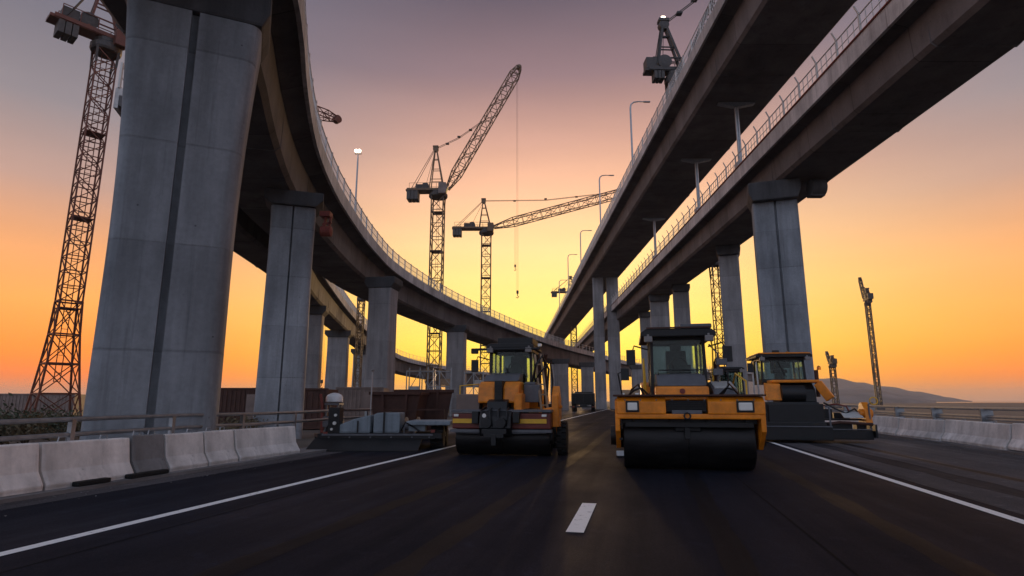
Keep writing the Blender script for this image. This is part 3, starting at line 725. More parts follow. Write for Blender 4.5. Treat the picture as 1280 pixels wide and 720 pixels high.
crane_at(548, 240, 90, label='crane with a steeply raised jib and thin hoist rope, standing behind the curved viaduct', yaw=R(-2), luff=R(61.5), jl=24.5, cl=4.6, ah=7.4, mw=1.9, jw=1.5, r=.17, lamp=True, hook=(.97, 18), pend=.85)
crane_at(608, 287, 110, label='crane with a long gently rising jib reaching to the right viaduct', yaw=R(0), luff=R(15.5), jl=33, cl=6.2, ah=5.8, mw=1.8, jw=1.5, r=.17, hook=(.13, 27), pend=1.15)
o = crane_at(841, 92, 46, label='dark crane with a short thick mast standing on the high right viaduct deck', yaw=R(3), luff=R(66), jl=17, cl=1.8, ah=4.6, mw=.95, jw=1.05, r=.16, base_z=D0, mat=M_CRDK, hook=None)
lp = MB(); lp.box((-.6, 0, aty(841, 92, 46).z - D0 + 5.3), (.35, .3, .35)); lp.build('mast_lamp', M_LAMPON, o, bev=.05)
crane_at(716, 366, 170, label='small distant crane half hidden behind the high right viaduct, its counter jib showing', yaw=R(0), luff=R(30), jl=18, cl=6.0, ah=4.5, mw=1.6, jw=1.2, r=.2)
crane_at(1084, 376, 120, label='leaning dark crane tower far right with its jib raised almost upright', yaw=R(75), luff=R(72), jl=5, cl=2.0, ah=2.0, mw=.82, jw=.5, r=.17, mat=M_CRDK, ladder=True)
crane_at(1040, 455, 150, label='short stubby crane tower low on the right before the hill', yaw=R(80), luff=R(60), jl=3, cl=1.6, ah=1.6, mw=1.1, jw=.5, r=.2, mat=M_CRDK, ladder=False)
crane_at(893, 322, 64, label='narrow rust coloured crane mast squeezed beside the slim right pier', yaw=R(180), luff=R(-2), jl=3.4, cl=1.2, ah=1.6, mw=.9, jw=.55, r=.09, mat=M_CRANER, ladder=False)
crane_at(452, 368, 84, label='slim crane seen in the gap between the two left viaducts', yaw=R(178), luff=R(46), jl=15, cl=1.6, ah=1.8, mw=.8, jw=.7, r=.12, mat=M_CRANE, ladder=False, hook=(.35, 4))

# ------------------------------------------------------------------ road barriers
def barrier_mesh(L_):
    prof = [(-.30, 0), (.30, 0), (.30, .08), (.16, .34), (.095, .72), (-.095, .72), (-.16, .34), (-.30, .08)]
    m = MB(); n = len(prof); ys = [0, .04, L_ - .04, L_]
    rings = []
    for k, y in enumerate(ys):
        s_ = .96 if k in (0, 3) else 1
        rings.append([(u * s_, y, v * (s_ if v > .5 else 1)) for u, v in prof])
    m.sweep(rings)
    me_o = m.build('barrier_mesh_tmp', M_BARR, bev=.018)
    return me_o
RZ = -PHI
ordn = ['first', 'second', 'third', 'fourth', 'fifth', 'sixth', 'seventh', 'eighth', 'ninth', 'tenth', 'eleventh', 'twelfth', 'thirteenth', 'fourteenth', 'fifteenth', 'sixteenth', 'seventeenth', 'eighteenth', 'nineteenth', 'twentieth']
def barrier(l, s, Lg, label, mat=M_BARR, grp='concrete barriers along the left kerb', h=1.0, z=.045):
    prof = [(-.30, 0), (.30, 0), (.30, .08), (.17, .27), (.10, .66), (.085, .68), (-.085, .68), (-.10, .66), (-.17, .27), (-.30, .08)]
    m = MB(); rings = [[Vector((u * f, y, v * (h if v > .3 else 1))) for u, v in prof] for y, f in ((0, .93), (.05, 1), (Lg - .05, 1), (Lg, .93))]
    m.sweep(rings); o = m.build('concrete_barrier', mat, smooth=False)
    p = road(l, s, z); o.location = p; o.rotation_euler = (random.uniform(-.01, .01), 0, RZ + random.uniform(-.006, .006)); tag(o, label, 'barrier', grp)
    # dark drainage slots at the foot and the lifting loops
    m = MB()
    for yy in (Lg * .25, Lg * .72): m.tube([(0, yy - .08, .66 * h), (0, yy - .06, .72 * h + .03), (0, yy + .06, .72 * h + .03), (0, yy + .08, .66 * h)], .012, 6)
    m.build('lifting_loop', M_GALV, o)
    return o
lb = lKL - .28
# seams of the left row measured at the foot of the barrier
seam_px = [(-260, 655), (58, 610), (170, 597), (212, 591), (262, 584), (300, 579), (336, 573.5), (378, 568)]
ss = [rc(atz(px, 0, 0)) for px, py in seam_px] if False else []
def s_for(px, l):
    lo, hi = 1.0, 400
    for _ in range(60):
        mid = (lo + hi) / 2; q = proj(road(l, mid, .3))
        if (q[0] < px): lo = mid
        else: hi = mid
    return mid
seams = [-6, -2.2, 1.6] + [s_for(px, lKL) for px in (58, 171, 213, 262, 300, 376)]
print('seams', seams)
seams = [s for i, s in enumerate(seams) if i == 0 or s > seams[i - 1] + .3]
for i in range(len(seams) - 1):
    d = seams[i + 1] - seams[i]
    dark = (i == 4)
    barrier(lb, seams[i] + .02, d - .05, ('short dark stained barrier block in front of the biggest pier' if dark else f'pale concrete barrier on the left kerb, {ordn[i]} in its row from the camera end'), M_BARR2 if dark else M_BARR, h=1.03 if dark else 1)
# black strips added at the barrier foot for the shade in its gaps
for k, (pxa, pxb) in enumerate([(100, 140), (165, 212)]):
    a = s_for(pxa, lKL + .16); b = s_for(pxb, lKL + .16)
    m = MB(); m.box((0, (b - a) / 2, .04), (.14, b - a, .07)); o = m.build('rubber_kerb', M_TYRE, bev=.015); o.location = road(lKL + .11, a, .046); o.rotation_euler = (0, 0, RZ)
    tag(o, ['short black rubber kerb at the foot of a pale left barrier', 'longer black rubber kerb at the foot of the dark stained barrier'][k], 'kerb')
# right row
lbr = lKR + .36
sr = [s_for(px, lKR) for px in ()]
s = 8.0; i = 0
ends = []
while s < 62:
    d = 3.6; 
    barrier(lbr, s, d - .06, f'pale concrete barrier on the right shoulder, {ordn[i]} in its row from the camera end', M_BARR, 'concrete barriers along the right shoulder', z=.05); s += d; i += 1
    if i > 14: break
# guard rails
def guard(name, label, l, s0_, s1_, heights, sp, off=.0, r=.045, postw=.09, plank=False, z0=-.34):
    o = thing(name, label, 'guard rail', road(l, s0_, 0), RZ)
    Lg = s1_ - s0_
    y = .5
    while y < Lg:
        m = MB(); m.box((0, y, (heights[0] + z0) / 2), (postw, .08, heights[0] - z0)); m.build('post', M_GALV, o); y += sp
    for k, h in enumerate(heights):
        m = MB()
        if k == 0 or not plank: m.tube([(0, t * Lg / 10, h + .012 * math.sin(t * 1.7)) for t in range(11)], r, 8)
        else:
            poly = [(-.05, -.11), (-.05, .11), (-.02, .11), (.02, .06), (.02, .02), (-.01, 0), (.02, -.02), (.02, -.06), (-.02, -.11)]
            m.sweep([[Vector((u, t * Lg, v + h)) for u, v in poly] for t in (0, .5, 1)])
        m.build('rail', M_GALV, o)
    return o
lg = lb - .42
guard('guard_rail', 'grey double pipe guard rail behind the left row of barriers', lg, 1.2, s_for(480, lg) , (1.05, .80), 2.2, plank=False, r=.04)
guard('guard_rail', 'grey beam guard rail on broad posts behind the right barriers', lbr + .62, 8, 75, (1.12, .88, .80), 3.2, r=.05, postw=.34)

# ------------------------------------------------------------------ machines
def part(parent, name, mat, items, bev=.02, smooth=False):
    m = MB()
    for it in items:
        k = it[0]
        if k == 'b': m.box(it[1], it[2])
        elif k == 'r': m.bar(it[1], it[2], it[3], it[4] if len(it) > 4 else None)
        elif k == 't': m.tube(it[1], it[2], 8)
        elif k == 'c': m.cyl(it[1], it[2], it[3], 28)
        elif k == 'px': m.prism(it[1], it[2], it[3], 'x')
        elif k == 'py': m.prism(it[1], it[2], it[3], 'y')
        elif k == 'l': m.lathe(it[1], it[2], it[3], 32)
    return m.build(name, mat, parent, bev=bev, smooth=smooth)
def cab(root, y0, y1, w, z0, z1, roof=(0, 0, 0, 0), roofmat=M_BLACK, beacon=True, roof_th=.16):
    h = w / 2; p = .07
    its = []
    for sx in (-1, 1):
        for y in (y0, y1): its.append(('r', (sx * (h - p / 2), y, z0), (sx * (h - p / 2) * .97, y + (.06 if y == y0 else -.06), z1), p, p))
        its.append(('r', (sx * (h - p / 2), y0, z0 + .05), (sx * (h - p / 2), y1, z0 + .05), p, .1)); its.append(('r', (sx * (h - p / 2), y0, z1 - .03), (sx * (h - p / 2), y1, z1 - .03), p, .08))
        its.append(('r', (sx * (h - p / 2), (y0 + y1) / 2, z0), (sx * (h - p / 2), (y0 + y1) / 2, z1), .05, .05))
    for y in (y0, y1):
        its.append(('r', (-h, y, z0 + .05), (h, y, z0 + .05), p, .1)); its.append(('r', (-h, y, z1 - .03), (h, y, z1 - .03), p, .08))
    cf = part(root, 'cab_frame', M_BLACK, its, 0)
    part(cf, 'floor', M_BLACK, [('b', (0, (y0 + y1) / 2, z0 - .03), (w, y1 - y0, .08))])
    for nm, it in (('window', ('b', (0, y0 + .035, (z0 + z1) / 2), (w - .16, .012, z1 - z0 - .12))), ('window', ('b', (0, y1 - .035, (z0 + z1) / 2), (w - .16, .012, z1 - z0 - .12))),
                   ('window', ('b', (-h + .045, (y0 + y1) / 2, (z0 + z1) / 2), (.012, y1 - y0 - .16, z1 - z0 - .12))), ('window', ('b', (h - .045, (y0 + y1) / 2, (z0 + z1) / 2), (.012, y1 - y0 - .16, z1 - z0 - .12)))):
        part(cf, nm, M_GLASS, [it], 0)
    ym = (y0 + y1) / 2
    part(cf, 'seat', M_SEAT, [('b', (.05, ym + .15, z0 + .42), (.5, .48, .14)), ('b', (.05, ym + .4, z0 + .78), (.48, .12, .66)), ('b', (.05, ym + .15, z0 + .18), (.3, .3, .36)), ('b', (.05, ym + .41, z0 + 1.18), (.26, .1, .16))], .03)
    part(cf, 'steering_wheel', M_BLACK, [('r', (.05, ym - .45, z0 + .05), (.05, ym - .25, z0 + .72), .1), ('t', [(.05 + .19 * math.cos(a * .5236), ym - .25 + .05 * math.sin(a * .5236), z0 + .74 + .17 * math.sin(a * .5236)) for a in range(13)], .02), ('b', (.05, ym - .42, z0 + .62), (.5, .16, .2))], 0)
    part(cf, 'wiper', M_BLACK, [('r', (.1, y0 - .02, z0 + .15), (-.15, y0 - .02, z0 + .75), .02)], 0)
    rw, ry0, ry1, rz = roof
    poly = [(-rw / 2, rz), (-rw / 2, rz + roof_th * .55), (-rw / 2 + .12, rz + roof_th), (rw / 2 - .12, rz + roof_th), (rw / 2, rz + roof_th * .55), (rw / 2, rz)]
    rf = part(root, 'roof', roofmat, [('py', poly, ry0, ry1)], .025)
    for sx in (-.4, .4): part(rf, 'work_lamp', M_LAMPOFF, [('b', (sx * rw, ry0 - .05, rz - .06), (.18, .12, .13)), ('b', (sx * rw, ry0 - .0, rz + .02), (.05, .05, .08))], .015)
    if beacon: part(rf, 'beacon', M_BEACON, [('l', (rw * .28, ry1 - .3, rz + roof_th), [(.07, 0), (.07, .12), (.045, .17), (.01, .18)], 'z')], 0, True)
    return cf
def wheel(root, c, r, w, rimmat=M_ORANGE):
    t = part(root, 'tyre', M_TYRE, [('l', c, [(r * .55, -w / 2), (r * .9, -w / 2), (r, -w / 2 + .07), (r, w / 2 - .07), (r * .9, w / 2), (r * .55, w / 2)], 'x')], 0, True)
    m = MB()
    for k in range(18):
        a = k * math.pi / 9
        for s_, off in ((-1, 0), (1, .17)):
            cx = c[0] + s_ * w * .24; m.box((cx, c[1] + (r + .01) * math.cos(a + off), c[2] + (r + .01) * math.sin(a + off)), (w * .44, .09, .05), Matrix.Rotation(a + off - math.pi / 2, 3, 'X'))
    m.build('tread', M_TYRE, t)
    part(t, 'rim', rimmat, [('l', c, [(.08, -w / 2 + .03), (r * .5, -w / 2 + .02), (r * .56, -w / 2 + .05), (r * .56, w / 2 - .05), (r * .5, w / 2 - .02), (.08, w / 2 - .03)], 'x')], 0, True)
    return t

def drum(root, cy, r, w, name='drum'):
    # smooth steel drum, slightly dished ends
    d = part(root, name, M_DRUM, [('l', (0, cy, r), [(r * .86, -w / 2 + .05), (r * .97, -w / 2), (r, -w / 2 + .02), (r, -.008), (r - .02, -.004), (r - .02, .004), (r, .008), (r, w / 2 - .02), (r * .97, w / 2), (r * .86, w / 2 - .05)], 'x')], 0, True)
    part(d, 'hub', M_BLACK, [('c', (-w / 2 - .05, cy, r), (w / 2 + .05, cy, r), r * .34)], 0, True)
    return d
def mirror(root, x, y, z, s):
    part(root, 'mirror', M_BLACK, [('t', [(x, y, z), (x + s * .3, y - .12, z + .08), (x + s * .36, y - .12, z - .1)], .018), ('b', (x + s * .38, y - .14, z - .18), (.2, .05, .34))], .012)

# --- V1: big single-drum roller right of centre
pv = atz(868, 592, 0)
v1 = thing('road_roller', 'orange road roller facing the camera, the nearest and largest machine', 'road roller', (pv.x, pv.y + .25, 0), R(-11), 'road rollers')
r1 = .60; W1 = 2.52
drum(v1, r1, r1, W1)
part(v1, 'front_frame', M_ORANGE, [('px', [(-.32, 1.10), (-.32, 1.34), (-.18, 1.44), (.42, 1.44), (.42, 1.10)], -W1 / 2 - .10, -.42), ('px', [(-.32, 1.10), (-.32, 1.34), (-.18, 1.44), (.42, 1.44), (.42, 1.10)], .36, W1 / 2 + .14),
                                   ('b', (-.03, .05, 1.06), (W1 + .2, .70, .10)), ('b', (-.03, .10, 1.41), (.9, .60, .07))], .025)
part(v1, 'top_plate', M_RUST, [('b', (0, .1, 1.462), (W1 + .34, .86, .035))], .01)
part(v1, 'scraper', M_BLACK, [('b', (0, -.02, .99), (W1 + .05, .08, .16)), ('b', (0, -.12, .90), (W1 - .1, .05, .1)), ('b', (-.02, -.06, .80), (.1, .1, .35))], .01)
for sx in (-1, 1):
    part(v1, 'side_plate', M_ORANGE, [('px', [(-.30, 1.36), (-.28, .78), (.15, .42), (1.05, .42), (1.5, .86), (2.2, 1.0), (2.2, 1.40), (.3, 1.40)], sx * (W1 / 2 + .05) - (0 if sx > 0 else .09), sx * (W1 / 2 + .05) + (.09 if sx > 0 else 0))], .015)
    part(v1, 'headlight', M_LENS, [('b', (sx * (W1 / 2 - .22) + (-.02 if sx < 0 else 0), -.345, 1.25), (.19 if sx < 0 else .25, .05, .15))], .02)
    part(v1, 'headlight_surround', M_BLACK, [('b', (sx * (W1 / 2 - .22) + (-.02 if sx < 0 else 0), -.325, 1.25), (.26 if sx < 0 else .32, .04, .22))], .015)
    part(v1, 'drum_motor', M_BLACK, [('c', (sx * (W1 / 2 + .14), r1, r1 + .05), (sx * (W1 / 2 + .26), r1, r1 + .05), .2)], .01, True)
part(v1, 'grille', M_BLACK, [('b', (-.03, -.05, 1.25), (.76, .30, .22))] + [('b', (-.03, -.23, 1.17 + k * .045), (.72, .06, .014)) for k in range(5)], .0)
part(v1, 'number_panel', M_GREY, [('b', (-.03, -.28, 1.145), (.56, .03, .07))], .005)
hd = part(v1, 'hood', M_ORANGE, [('px', [(.52, 1.44), (.55, 1.66), (1.35, 1.66), (1.35, 1.44)], -.56, .52), ('b', (.0, 1.9, 1.30), (1.5, 1.5, .30))], .05)
part(hd, 'hood_top', M_GREY, [('px', [(.58, 1.662), (.85, 1.92), (1.4, 1.96), (1.4, 1.662)], -.53, .49)], .05)
part(hd, 'badge', M_RED, [('c', (-.02, .535, 1.555), (-.02, .505, 1.555), .055)], .004)
part(v1, 'console', M_GREY, [('px', [(.7, 1.44), (.78, 1.60), (1.5, 1.78), (1.5, 1.44)], .62, 1.12)], .03)
part(v1, 'console_panel', M_PAINTW, [('px', [(.80, 1.612), (1.40, 1.76), (1.40, 1.785), (.80, 1.64)], .66, 1.08)], .005)
cf = cab(v1, 1.45, 2.95, 1.24, 1.45, 2.78, roof=(1.62, 1.1, 3.2, 2.76), roofmat=M_BLACK, roof_th=.18)
v1r = part(v1, 'roof_trim', M_RUST, [('b', (0, 1.085, 2.955), (1.36, .05, .03))], .0)
part(v1, 'air_conditioner', M_GREY, [('b', (.45, 2.0, 3.05), (.7, .8, .1))], .03)
mirror(v1, -.66, 1.4, 2.5, -1); mirror(v1, .66, 1.4, 2.55, 1)
part(v1, 'exhaust_pipe', M_RUST, [('t', [(.86, 1.9, 1.5), (.86, 1.9, 2.15), (.9, 1.82, 2.3)], .055)], 0, True)
for it in [('t', [(-.78, 1.0, 1.46), (-.78, 1.0, 2.1), (-.76, 1.4, 2.3), (-.72, 1.5, 1.5)], .018), ('t', [(.72, 1.42, 1.5), (.74, 1.3, 2.5), (.74, 1.45, 2.7)], .018), ('t', [(1.2, .3, 1.46), (1.2, .3, 1.75), (1.2, 1.4, 1.95), (1.2, 2.2, 1.5)], .018)]: part(v1, 'handrail', M_YEL, [it], 0)
for sx, k in ((-1, 0), (1, 1)):
    part(v1, 'hydraulic_hose', M_BLACK, [('t', [(sx * .7, .6, 1.46), (sx * .85, .45, 1.62), (sx * 1.0, .5, 1.58), (sx * 1.15, .75, 1.46)], .022), ('t', [(sx * .78, .7, 1.46), (sx * .92, .55, 1.7), (sx * 1.05, .8, 1.6), (sx * 1.1, 1.2, 1.46)], .022)], 0, True)
part(v1, 'camera_box', M_GREY, [('b', (.82, 1.3, 1.98), (.2, .16, .14)), ('b', (.9, 1.25, 2.2), (.22, .16, .14)), ('t', [(.82, 1.35, 1.5), (.84, 1.35, 2.4), (.68, 1.4, 2.6)], .02)], .02)
part(v1, 'rear_body', M_ORANGE, [('px', [(2.9, .75), (2.9, 1.75), (4.1, 1.85), (4.6, 1.6), (4.6, .75)], -.8, .8)], .06)
part(v1, 'belly', M_BLACK, [('b', (0, 2.1, .95), (1.3, 2.4, .5)), ('b', (0, 1.0, .95), (.5, 2.0, .4))], .03)
for sx in (-1, 1): wheel(v1, (sx * .98, 3.5, .72), .72, .52)
part(v1, 'step', M_BLACK, [('b', (-1.0, 2.2, .95), (.4, .5, .04)), ('b', (-1.0, 2.2, .6), (.36, .45, .04)), ('r', (-1.15, 2.0, .6), (-1.15, 2.0, 1.4), .04), ('r', (-1.15, 2.4, .6), (-1.15, 2.4, 1.4), .04)], .0)

for k in range(9): part(v1, 'bolt', M_GREY, [('c', (-1.2 + k * .3, -.345, 1.375), (-1.2 + k * .3, -.325, 1.375), .014)], 0)
part(v1, 'water_pipe', M_GREY, [('t', [(-1.2, -.12, 1.03), (0, -.13, 1.01), (1.2, -.12, 1.03)], .02)], 0, True)
for x in (-1.05, -.35, .35, 1.05): part(v1, 'spray_nozzle', M_BLACK, [('c', (x, -.14, 1.03), (x, -.16, .96), .02)], 0)
part(v1, 'tow_eye', M_BLACK, [('t', [(-.03 + .06 * math.cos(a * .7854), -.34, 1.07 + .06 * math.sin(a * .7854)) for a in range(9)], .016)], 0)
part(v1, 'step', M_BLACK, [('b', (-1.30, -.1, .62), (.06, .3, .03)), ('b', (-1.33, -.1, .9), (.1, .3, .03))], 0)
for x in (-.5, .45): part(v1, 'work_lamp', M_LAMPOFF, [('b', (x, .62, 1.52), (.12, .1, .1)), ('b', (x, .56, 1.52), (.09, .02, .07))], .01)
part(v1, 'grab_rail', M_BLACK, [('t', [(-.48, .75, 1.9), (-.48, .7, 2.0), (.44, .7, 2.0), (.44, .75, 1.9)], .014)], 0)
part(v1, 'lever', M_BLACK, [('t', [(.95, .9, 1.66), (.95, .85, 1.92)], .015), ('b', (.95, .85, 1.95), (.05, .05, .08))], 0)
part(v1, 'side_mirror', M_BLACK, [('t', [(-1.25, .0, 1.46), (-1.32, -.1, 1.9), (-1.2, -.15, 1.95)], .015), ('b', (-1.18, -.16, 1.88), (.16, .04, .24))], .01)

# --- V2: left roller / compactor
pv = atz(630, 571, 0)
v2 = thing('road_roller', 'orange and black road roller left of the lane with a wide striped front bar', 'road roller', (pv.x - .06, pv.y + .2, 0), R(-10), 'road rollers')
W2 = 2.42
drum(v2, .42, .42, W2)
part(v2, 'front_bar', M_ORED, [('b', (0, .1, .86), (W2 + .1, .5, .38))], .03)
part(v2, 'bar_cap', M_GREY, [('b', (0, .1, 1.11), (W2 + .14, .56, .06)), ('b', (0, -.1, .62), (W2 + .16, .3, .07))], .01)
for x0, x1 in ((-1.24, -.62), (.36, 1.16)): part(v2, 'reflector_stripe', M_YEL, [('b', ((x0 + x1) / 2, -.165, .86), (x1 - x0, .03, .11))], .005)
part(v2, 'centre_housing', M_BLACK, [('px', [(-.30, .50), (-.42, .7), (-.38, .98), (-.1, 1.16), (.5, 1.2), (.5, .5)], -.50, .30), ('px', [(-.2, 1.05), (-.12, 1.34), (.2, 1.42), (.5, 1.42), (.5, 1.05)], -.36, .16), ('c', (-.3, -.30, .82), (-.3, -.50, .82), .13), ('c', (.06, -.30, .82), (.06, -.50, .82), .13), ('b', (-.1, -.46, .62), (.62, .1, .12)), ('b', (-.62, -.2, .95), (.16, .3, .3)), ('b', (.42, -.2, .95), (.16, .3, .26))], .05)
part(v2, 'belly', M_BLACK, [('b', (0, 1.3, .9), (1.3, 2.0, .5)), ('b', (0, .4, .55), (2.2, .35, .3))], .03)
part(v2, 'tool_box', M_CABIN, [('b', (-.95, .55, 1.32), (.62, .7, .42))], .02)
hd = part(v2, 'hood', M_ORANGE, [('px', [(.10, 1.30), (.14, 1.72), (.4, 1.86), (1.0, 1.86), (1.0, 1.30)], -.66, -.21), ('px', [(.10, 1.30), (.14, 1.72), (.4, 1.86), (1.0, 1.86), (1.0, 1.30)], .0, .42), ('b', (.40, .35, 1.30), (.22, .6, .5)), ('b', (-.1, 1.2, 1.35), (1.1, 1.2, .6))], .05)
part(hd, 'engine_cover', M_GREY, [('px', [(.42, 1.868), (.75, 2.05), (1.25, 2.12), (1.25, 1.868)], -.6, .36)], .04)
part(hd, 'grille', M_BLACK, [('b', (-.105, .2, 1.62), (.20, .3, .5))] + [('b', (-.105, .035, 1.42 + k * .07), (.18, .03, .02)) for k in range(6)], 0)
part(v2, 'control_box', M_GREY, [('b', (.68, .9, 1.55), (.42, .5, .46)), ('b', (.62, .9, 1.82), (.3, .3, .08))], .02)
cab(v2, 1.3, 2.7, 1.22, 1.55, 2.78, roof=(1.35, 1.1, 2.95, 2.80), roofmat=M_BLACK, roof_th=.14)
part(v2, 'roof_box', M_BLACK, [('b', (.12, 1.9, 3.02), (1.0, 1.2, .18)), ('b', (-.1, 1.05, 2.77), (1.95, .12, .06)), ('b', (-.98, 1.05, 2.72), (.2, .1, .14))], .02)
for x in (.82, .98): part(v2, 'exhaust_stack', M_RUST, [('t', [(x, 1.2, 1.2), (x, 1.2, 2.5), (x + .03, 1.14, 2.62)], .05)], 0, True)
part(v2, 'hydraulic_hose', M_BLACK, [('t', [(.66, .8, 1.8), (.8, .6, 2.3), (.95, .8, 2.55), (1.1, 1.0, 2.2), (1.05, .9, 1.5)], .03), ('t', [(.7, .9, 1.8), (.9, .7, 2.1), (1.15, .9, 2.4), (1.2, 1.0, 1.9), (1.2, .8, 1.3)], .03)], 0, True)
part(v2, 'ladder', M_TAN, [('r', (.95, .5, 1.1), (.72, 1.0, 2.6), .05), ('r', (1.12, .5, 1.1), (.88, 1.0, 2.6), .05)] + [('r', (.95 - .23 * t, .5 + .5 * t, 1.1 + 1.5 * t), (1.12 - .24 * t, .5 + .5 * t, 1.1 + 1.5 * t), .035) for t in (.1, .28, .46, .64, .82)], 0)
part(v2, 'side_arm', M_ORANGE, [('px', [(.3, .7), (.3, 1.5), (.7, 1.75), (1.1, 1.4), (1.1, .9)], 1.24, 1.42), ('r', (1.33, .6, 1.1), (1.42, .5, .45), .14), ('r', (1.0, .5, 1.12), (1.5, .45, 1.22), .08)], .03)
part(v2, 'marker_light', M_LENS, [('b', (.86, 1.0, 2.86), (.1, .08, .08))], .01)
part(v2, 'rear_body', M_ORANGE, [('px', [(2.7, .7), (2.7, 1.7), (3.8, 1.7), (4.1, 1.4), (4.1, .7)], -.75, .75)], .06)
wheel(v2, (1.47, .75, .40), .40, .24, M_BLACK)
for sx in (-1, 1): wheel(v2, (sx * .9, 3.2, .62), .62, .45)
mirror(v2, -.62, 1.3, 2.5, -1)

for k in range(4): part(v2, 'hydraulic_hose', M_BLACK, [('t', [(-.42 + k * .2, .0, 1.2), (-.46 + k * .22, -.38, 1.12), (-.4 + k * .2, -.46, .9), (-.3 + k * .16, -.36, .66)], .025)], 0, True)
part(v2, 'tow_bracket', M_BLACK, [('b', (-.1, -.5, .52), (.5, .12, .1)), ('b', (-.1, -.5, .42), (.12, .16, .26))], .01)
part(v2, 'centre_lamp', M_LENS, [('c', (-.36, -.43, 1.0), (-.36, -.46, 1.0), .05)], 0)
for x in (-1.15, 1.1): part(v2, 'tail_lamp', M_LENS, [('b', (x, -.17, 1.0), (.12, .03, .06))], .005)
part(v2, 'guard_rail_bar', M_YEL, [('t', [(-1.2, .35, 1.15), (-1.2, .35, 1.75), (-.75, .6, 1.8), (-.7, .9, 1.4)], .02)], 0)
part(v2, 'spray_bar', M_GREY, [('t', [(-1.15, -.2, .58), (0, -.22, .56), (1.15, -.2, .58)], .018)], 0)

# --- V3: paver on the right shoulder
pv = aty(1000, 552, 20.5)
v3 = thing('asphalt_paver', 'wide black and orange asphalt paver standing on the right shoulder', 'paver', (pv.x, 20.6, 0), R(-11))
part(v3, 'tractor_body', M_BLACK, [('b', (-.30, 1.2, .85), (2.0, 3.0, .95)), ('px', [(.1, 1.3), (.15, 1.75), (.5, 2.0), (1.2, 2.0), (1.2, 1.3)], -.45, .75)], .05)
part(v3, 'front_panel', M_BLACK, [('b', (-.1, -.35, .95), (1.75, .16, .62)), ('b', (-.1, -.42, .55), (1.6, .1, .14))], .02)
part(v3, 'hood', M_ORANGE, [('b', (.12, .55, 2.04), (1.55, .9, .10)), ('px', [(-.1, 1.38), (.05, 1.95), (.3, 2.0), (.3, 1.38)], -.92, -.42), ('r', (.82, .1, 1.98), (1.12, -.1, 1.42), .14, .3)], .03)
part(v3, 'hose_reel', M_BLACK, [('l', (-.05, .05, 1.62), [(.18, -.4), (.28, -.38), (.28, .38), (.18, .4)], 'x')], 0, True)
cab(v3, 1.2, 2.6, 1.55, 2.05, 2.92, roof=(1.95, .9, 2.9, 2.94), roofmat=M_BLACK, roof_th=.16)
part(v3, 'roof_edge', M_ORANGE, [('b', (0, .88, 3.085), (1.8, .05, .03)), ('b', (0, 1.9, 3.112), (1.7, 1.8, .02))], .0)
part(v3, 'ladder', M_PAINTW, [('r', (-.95, 1.0, 1.2), (-.95, 1.1, 2.8), .05), ('r', (-1.1, 1.0, 1.2), (-1.1, 1.1, 2.8), .05)], 0)
part(v3, 'walkway', M_BLACK, [('b', (1.35, .2, .74), (1.75, .6, .06)), ('b', (.98, .35, .92), (.42, .5, .34)), ('b', (1.55, .5, .86), (.5, .4, .2))], .02)
part(v3, 'screed', M_BLACK, [('b', (-.25, -.5, .30), (2.25, .7, .44)), ('b', (1.52, -.15, .25), (1.4, .6, .30)), ('b', (1.25, -.1, .52), (.8, .4, .26)), ('b', (1.95, -.05, .48), (.3, .4, .2)), ('b', (-.25, -.45, .60), (2.0, .4, .14))], .03)
part(v3, 'screed_edge', M_GREY, [('b', (-.25, -.87, .53), (2.2, .04, .04)), ('b', (1.52, -.47, .43), (1.35, .04, .03))], .0)
part(v3, 'heater_pipe', M_RUST, [('t', [(.85, -.5, .6), (1.2, -.5, .66), (2.2, -.5, .6)], .05), ], 0, True)
part(v3, 'crank', M_GREY, [('t', [(2.15, -.45, .4), (2.15, -.45, 1.25), (2.28, -.45, 1.3)], .03)], 0)
part(v3, 'crank', M_GREY, [('t', [(.9, -.55, .4), (.9, -.55, 1.15), (.78, -.55, 1.2)], .03)], 0)
part(v3, 'hose', M_BLACK, [('t', [(.95, .1, 1.3), (1.2, -.2, 1.1), (1.5, -.25, .95), (1.8, -.2, 1.1), (2.0, -.1, .9)], .03)], 0, True)
part(v3, 'hose', M_RED, [('t', [(.95, .2, 1.2), (1.3, -.1, 1.25), (1.6, -.05, 1.18), (1.75, -.1, .8)], .025)], 0, True)
part(v3, 'control_desk', M_PAINTW, [('px', [(-.5, .80), (-.5, .83), (-.15, 1.02), (-.15, .98)], 1.35, 1.95)], .01)
part(v3, 'auger_drive', M_ORANGE, [('px', [(-.5, .62), (-.42, 1.1), (-.2, 1.32), (.0, 1.3), (.2, .95), (.2, .62)], 2.02, 2.22), ('c', (1.9, -.25, .95), (2.3, -.25, .95), .14)], .03)
part(v3, 'hand_wheel', M_YEL, [('t', [(2.3 + .12 * math.cos(a * .5236), -.5, 1.36 + .12 * math.sin(a * .5236)) for a in range(13)], .02)], 0)
part(v3, 'rubber_track', M_TYRE, [('px', [(-.1, .14), (-.3, .36), (-.1, .75), (2.8, .75), (3.0, .36), (2.8, .14)], -1.25, -.75), ('px', [(.9, .14), (.7, .36), (.9, .75), (2.8, .75), (3.0, .36), (2.8, .14)], .6, 1.1)], .04)
part(v3, 'end_plate', M_BLACK, [('b', (2.26, -.2, .38), (.06, .8, .44))], .01); part(v3, 'end_plate', M_BLACK, [('b', (-1.42, -.5, .5), (.06, .9, .6))], .01)
part(v3, 'exhaust_stack', M_RUST, [('t', [(.98, .7, 1.5), (.98, .7, 2.45)], .07)], 0, True)
part(v3, 'beacon', M_BEACON, [('l', (1.05, .6, 2.45), [(.07, 0), (.07, .1), (.02, .15)], 'z')], 0, True)
mirror(v3, -.8, 1.15, 2.75, -1)
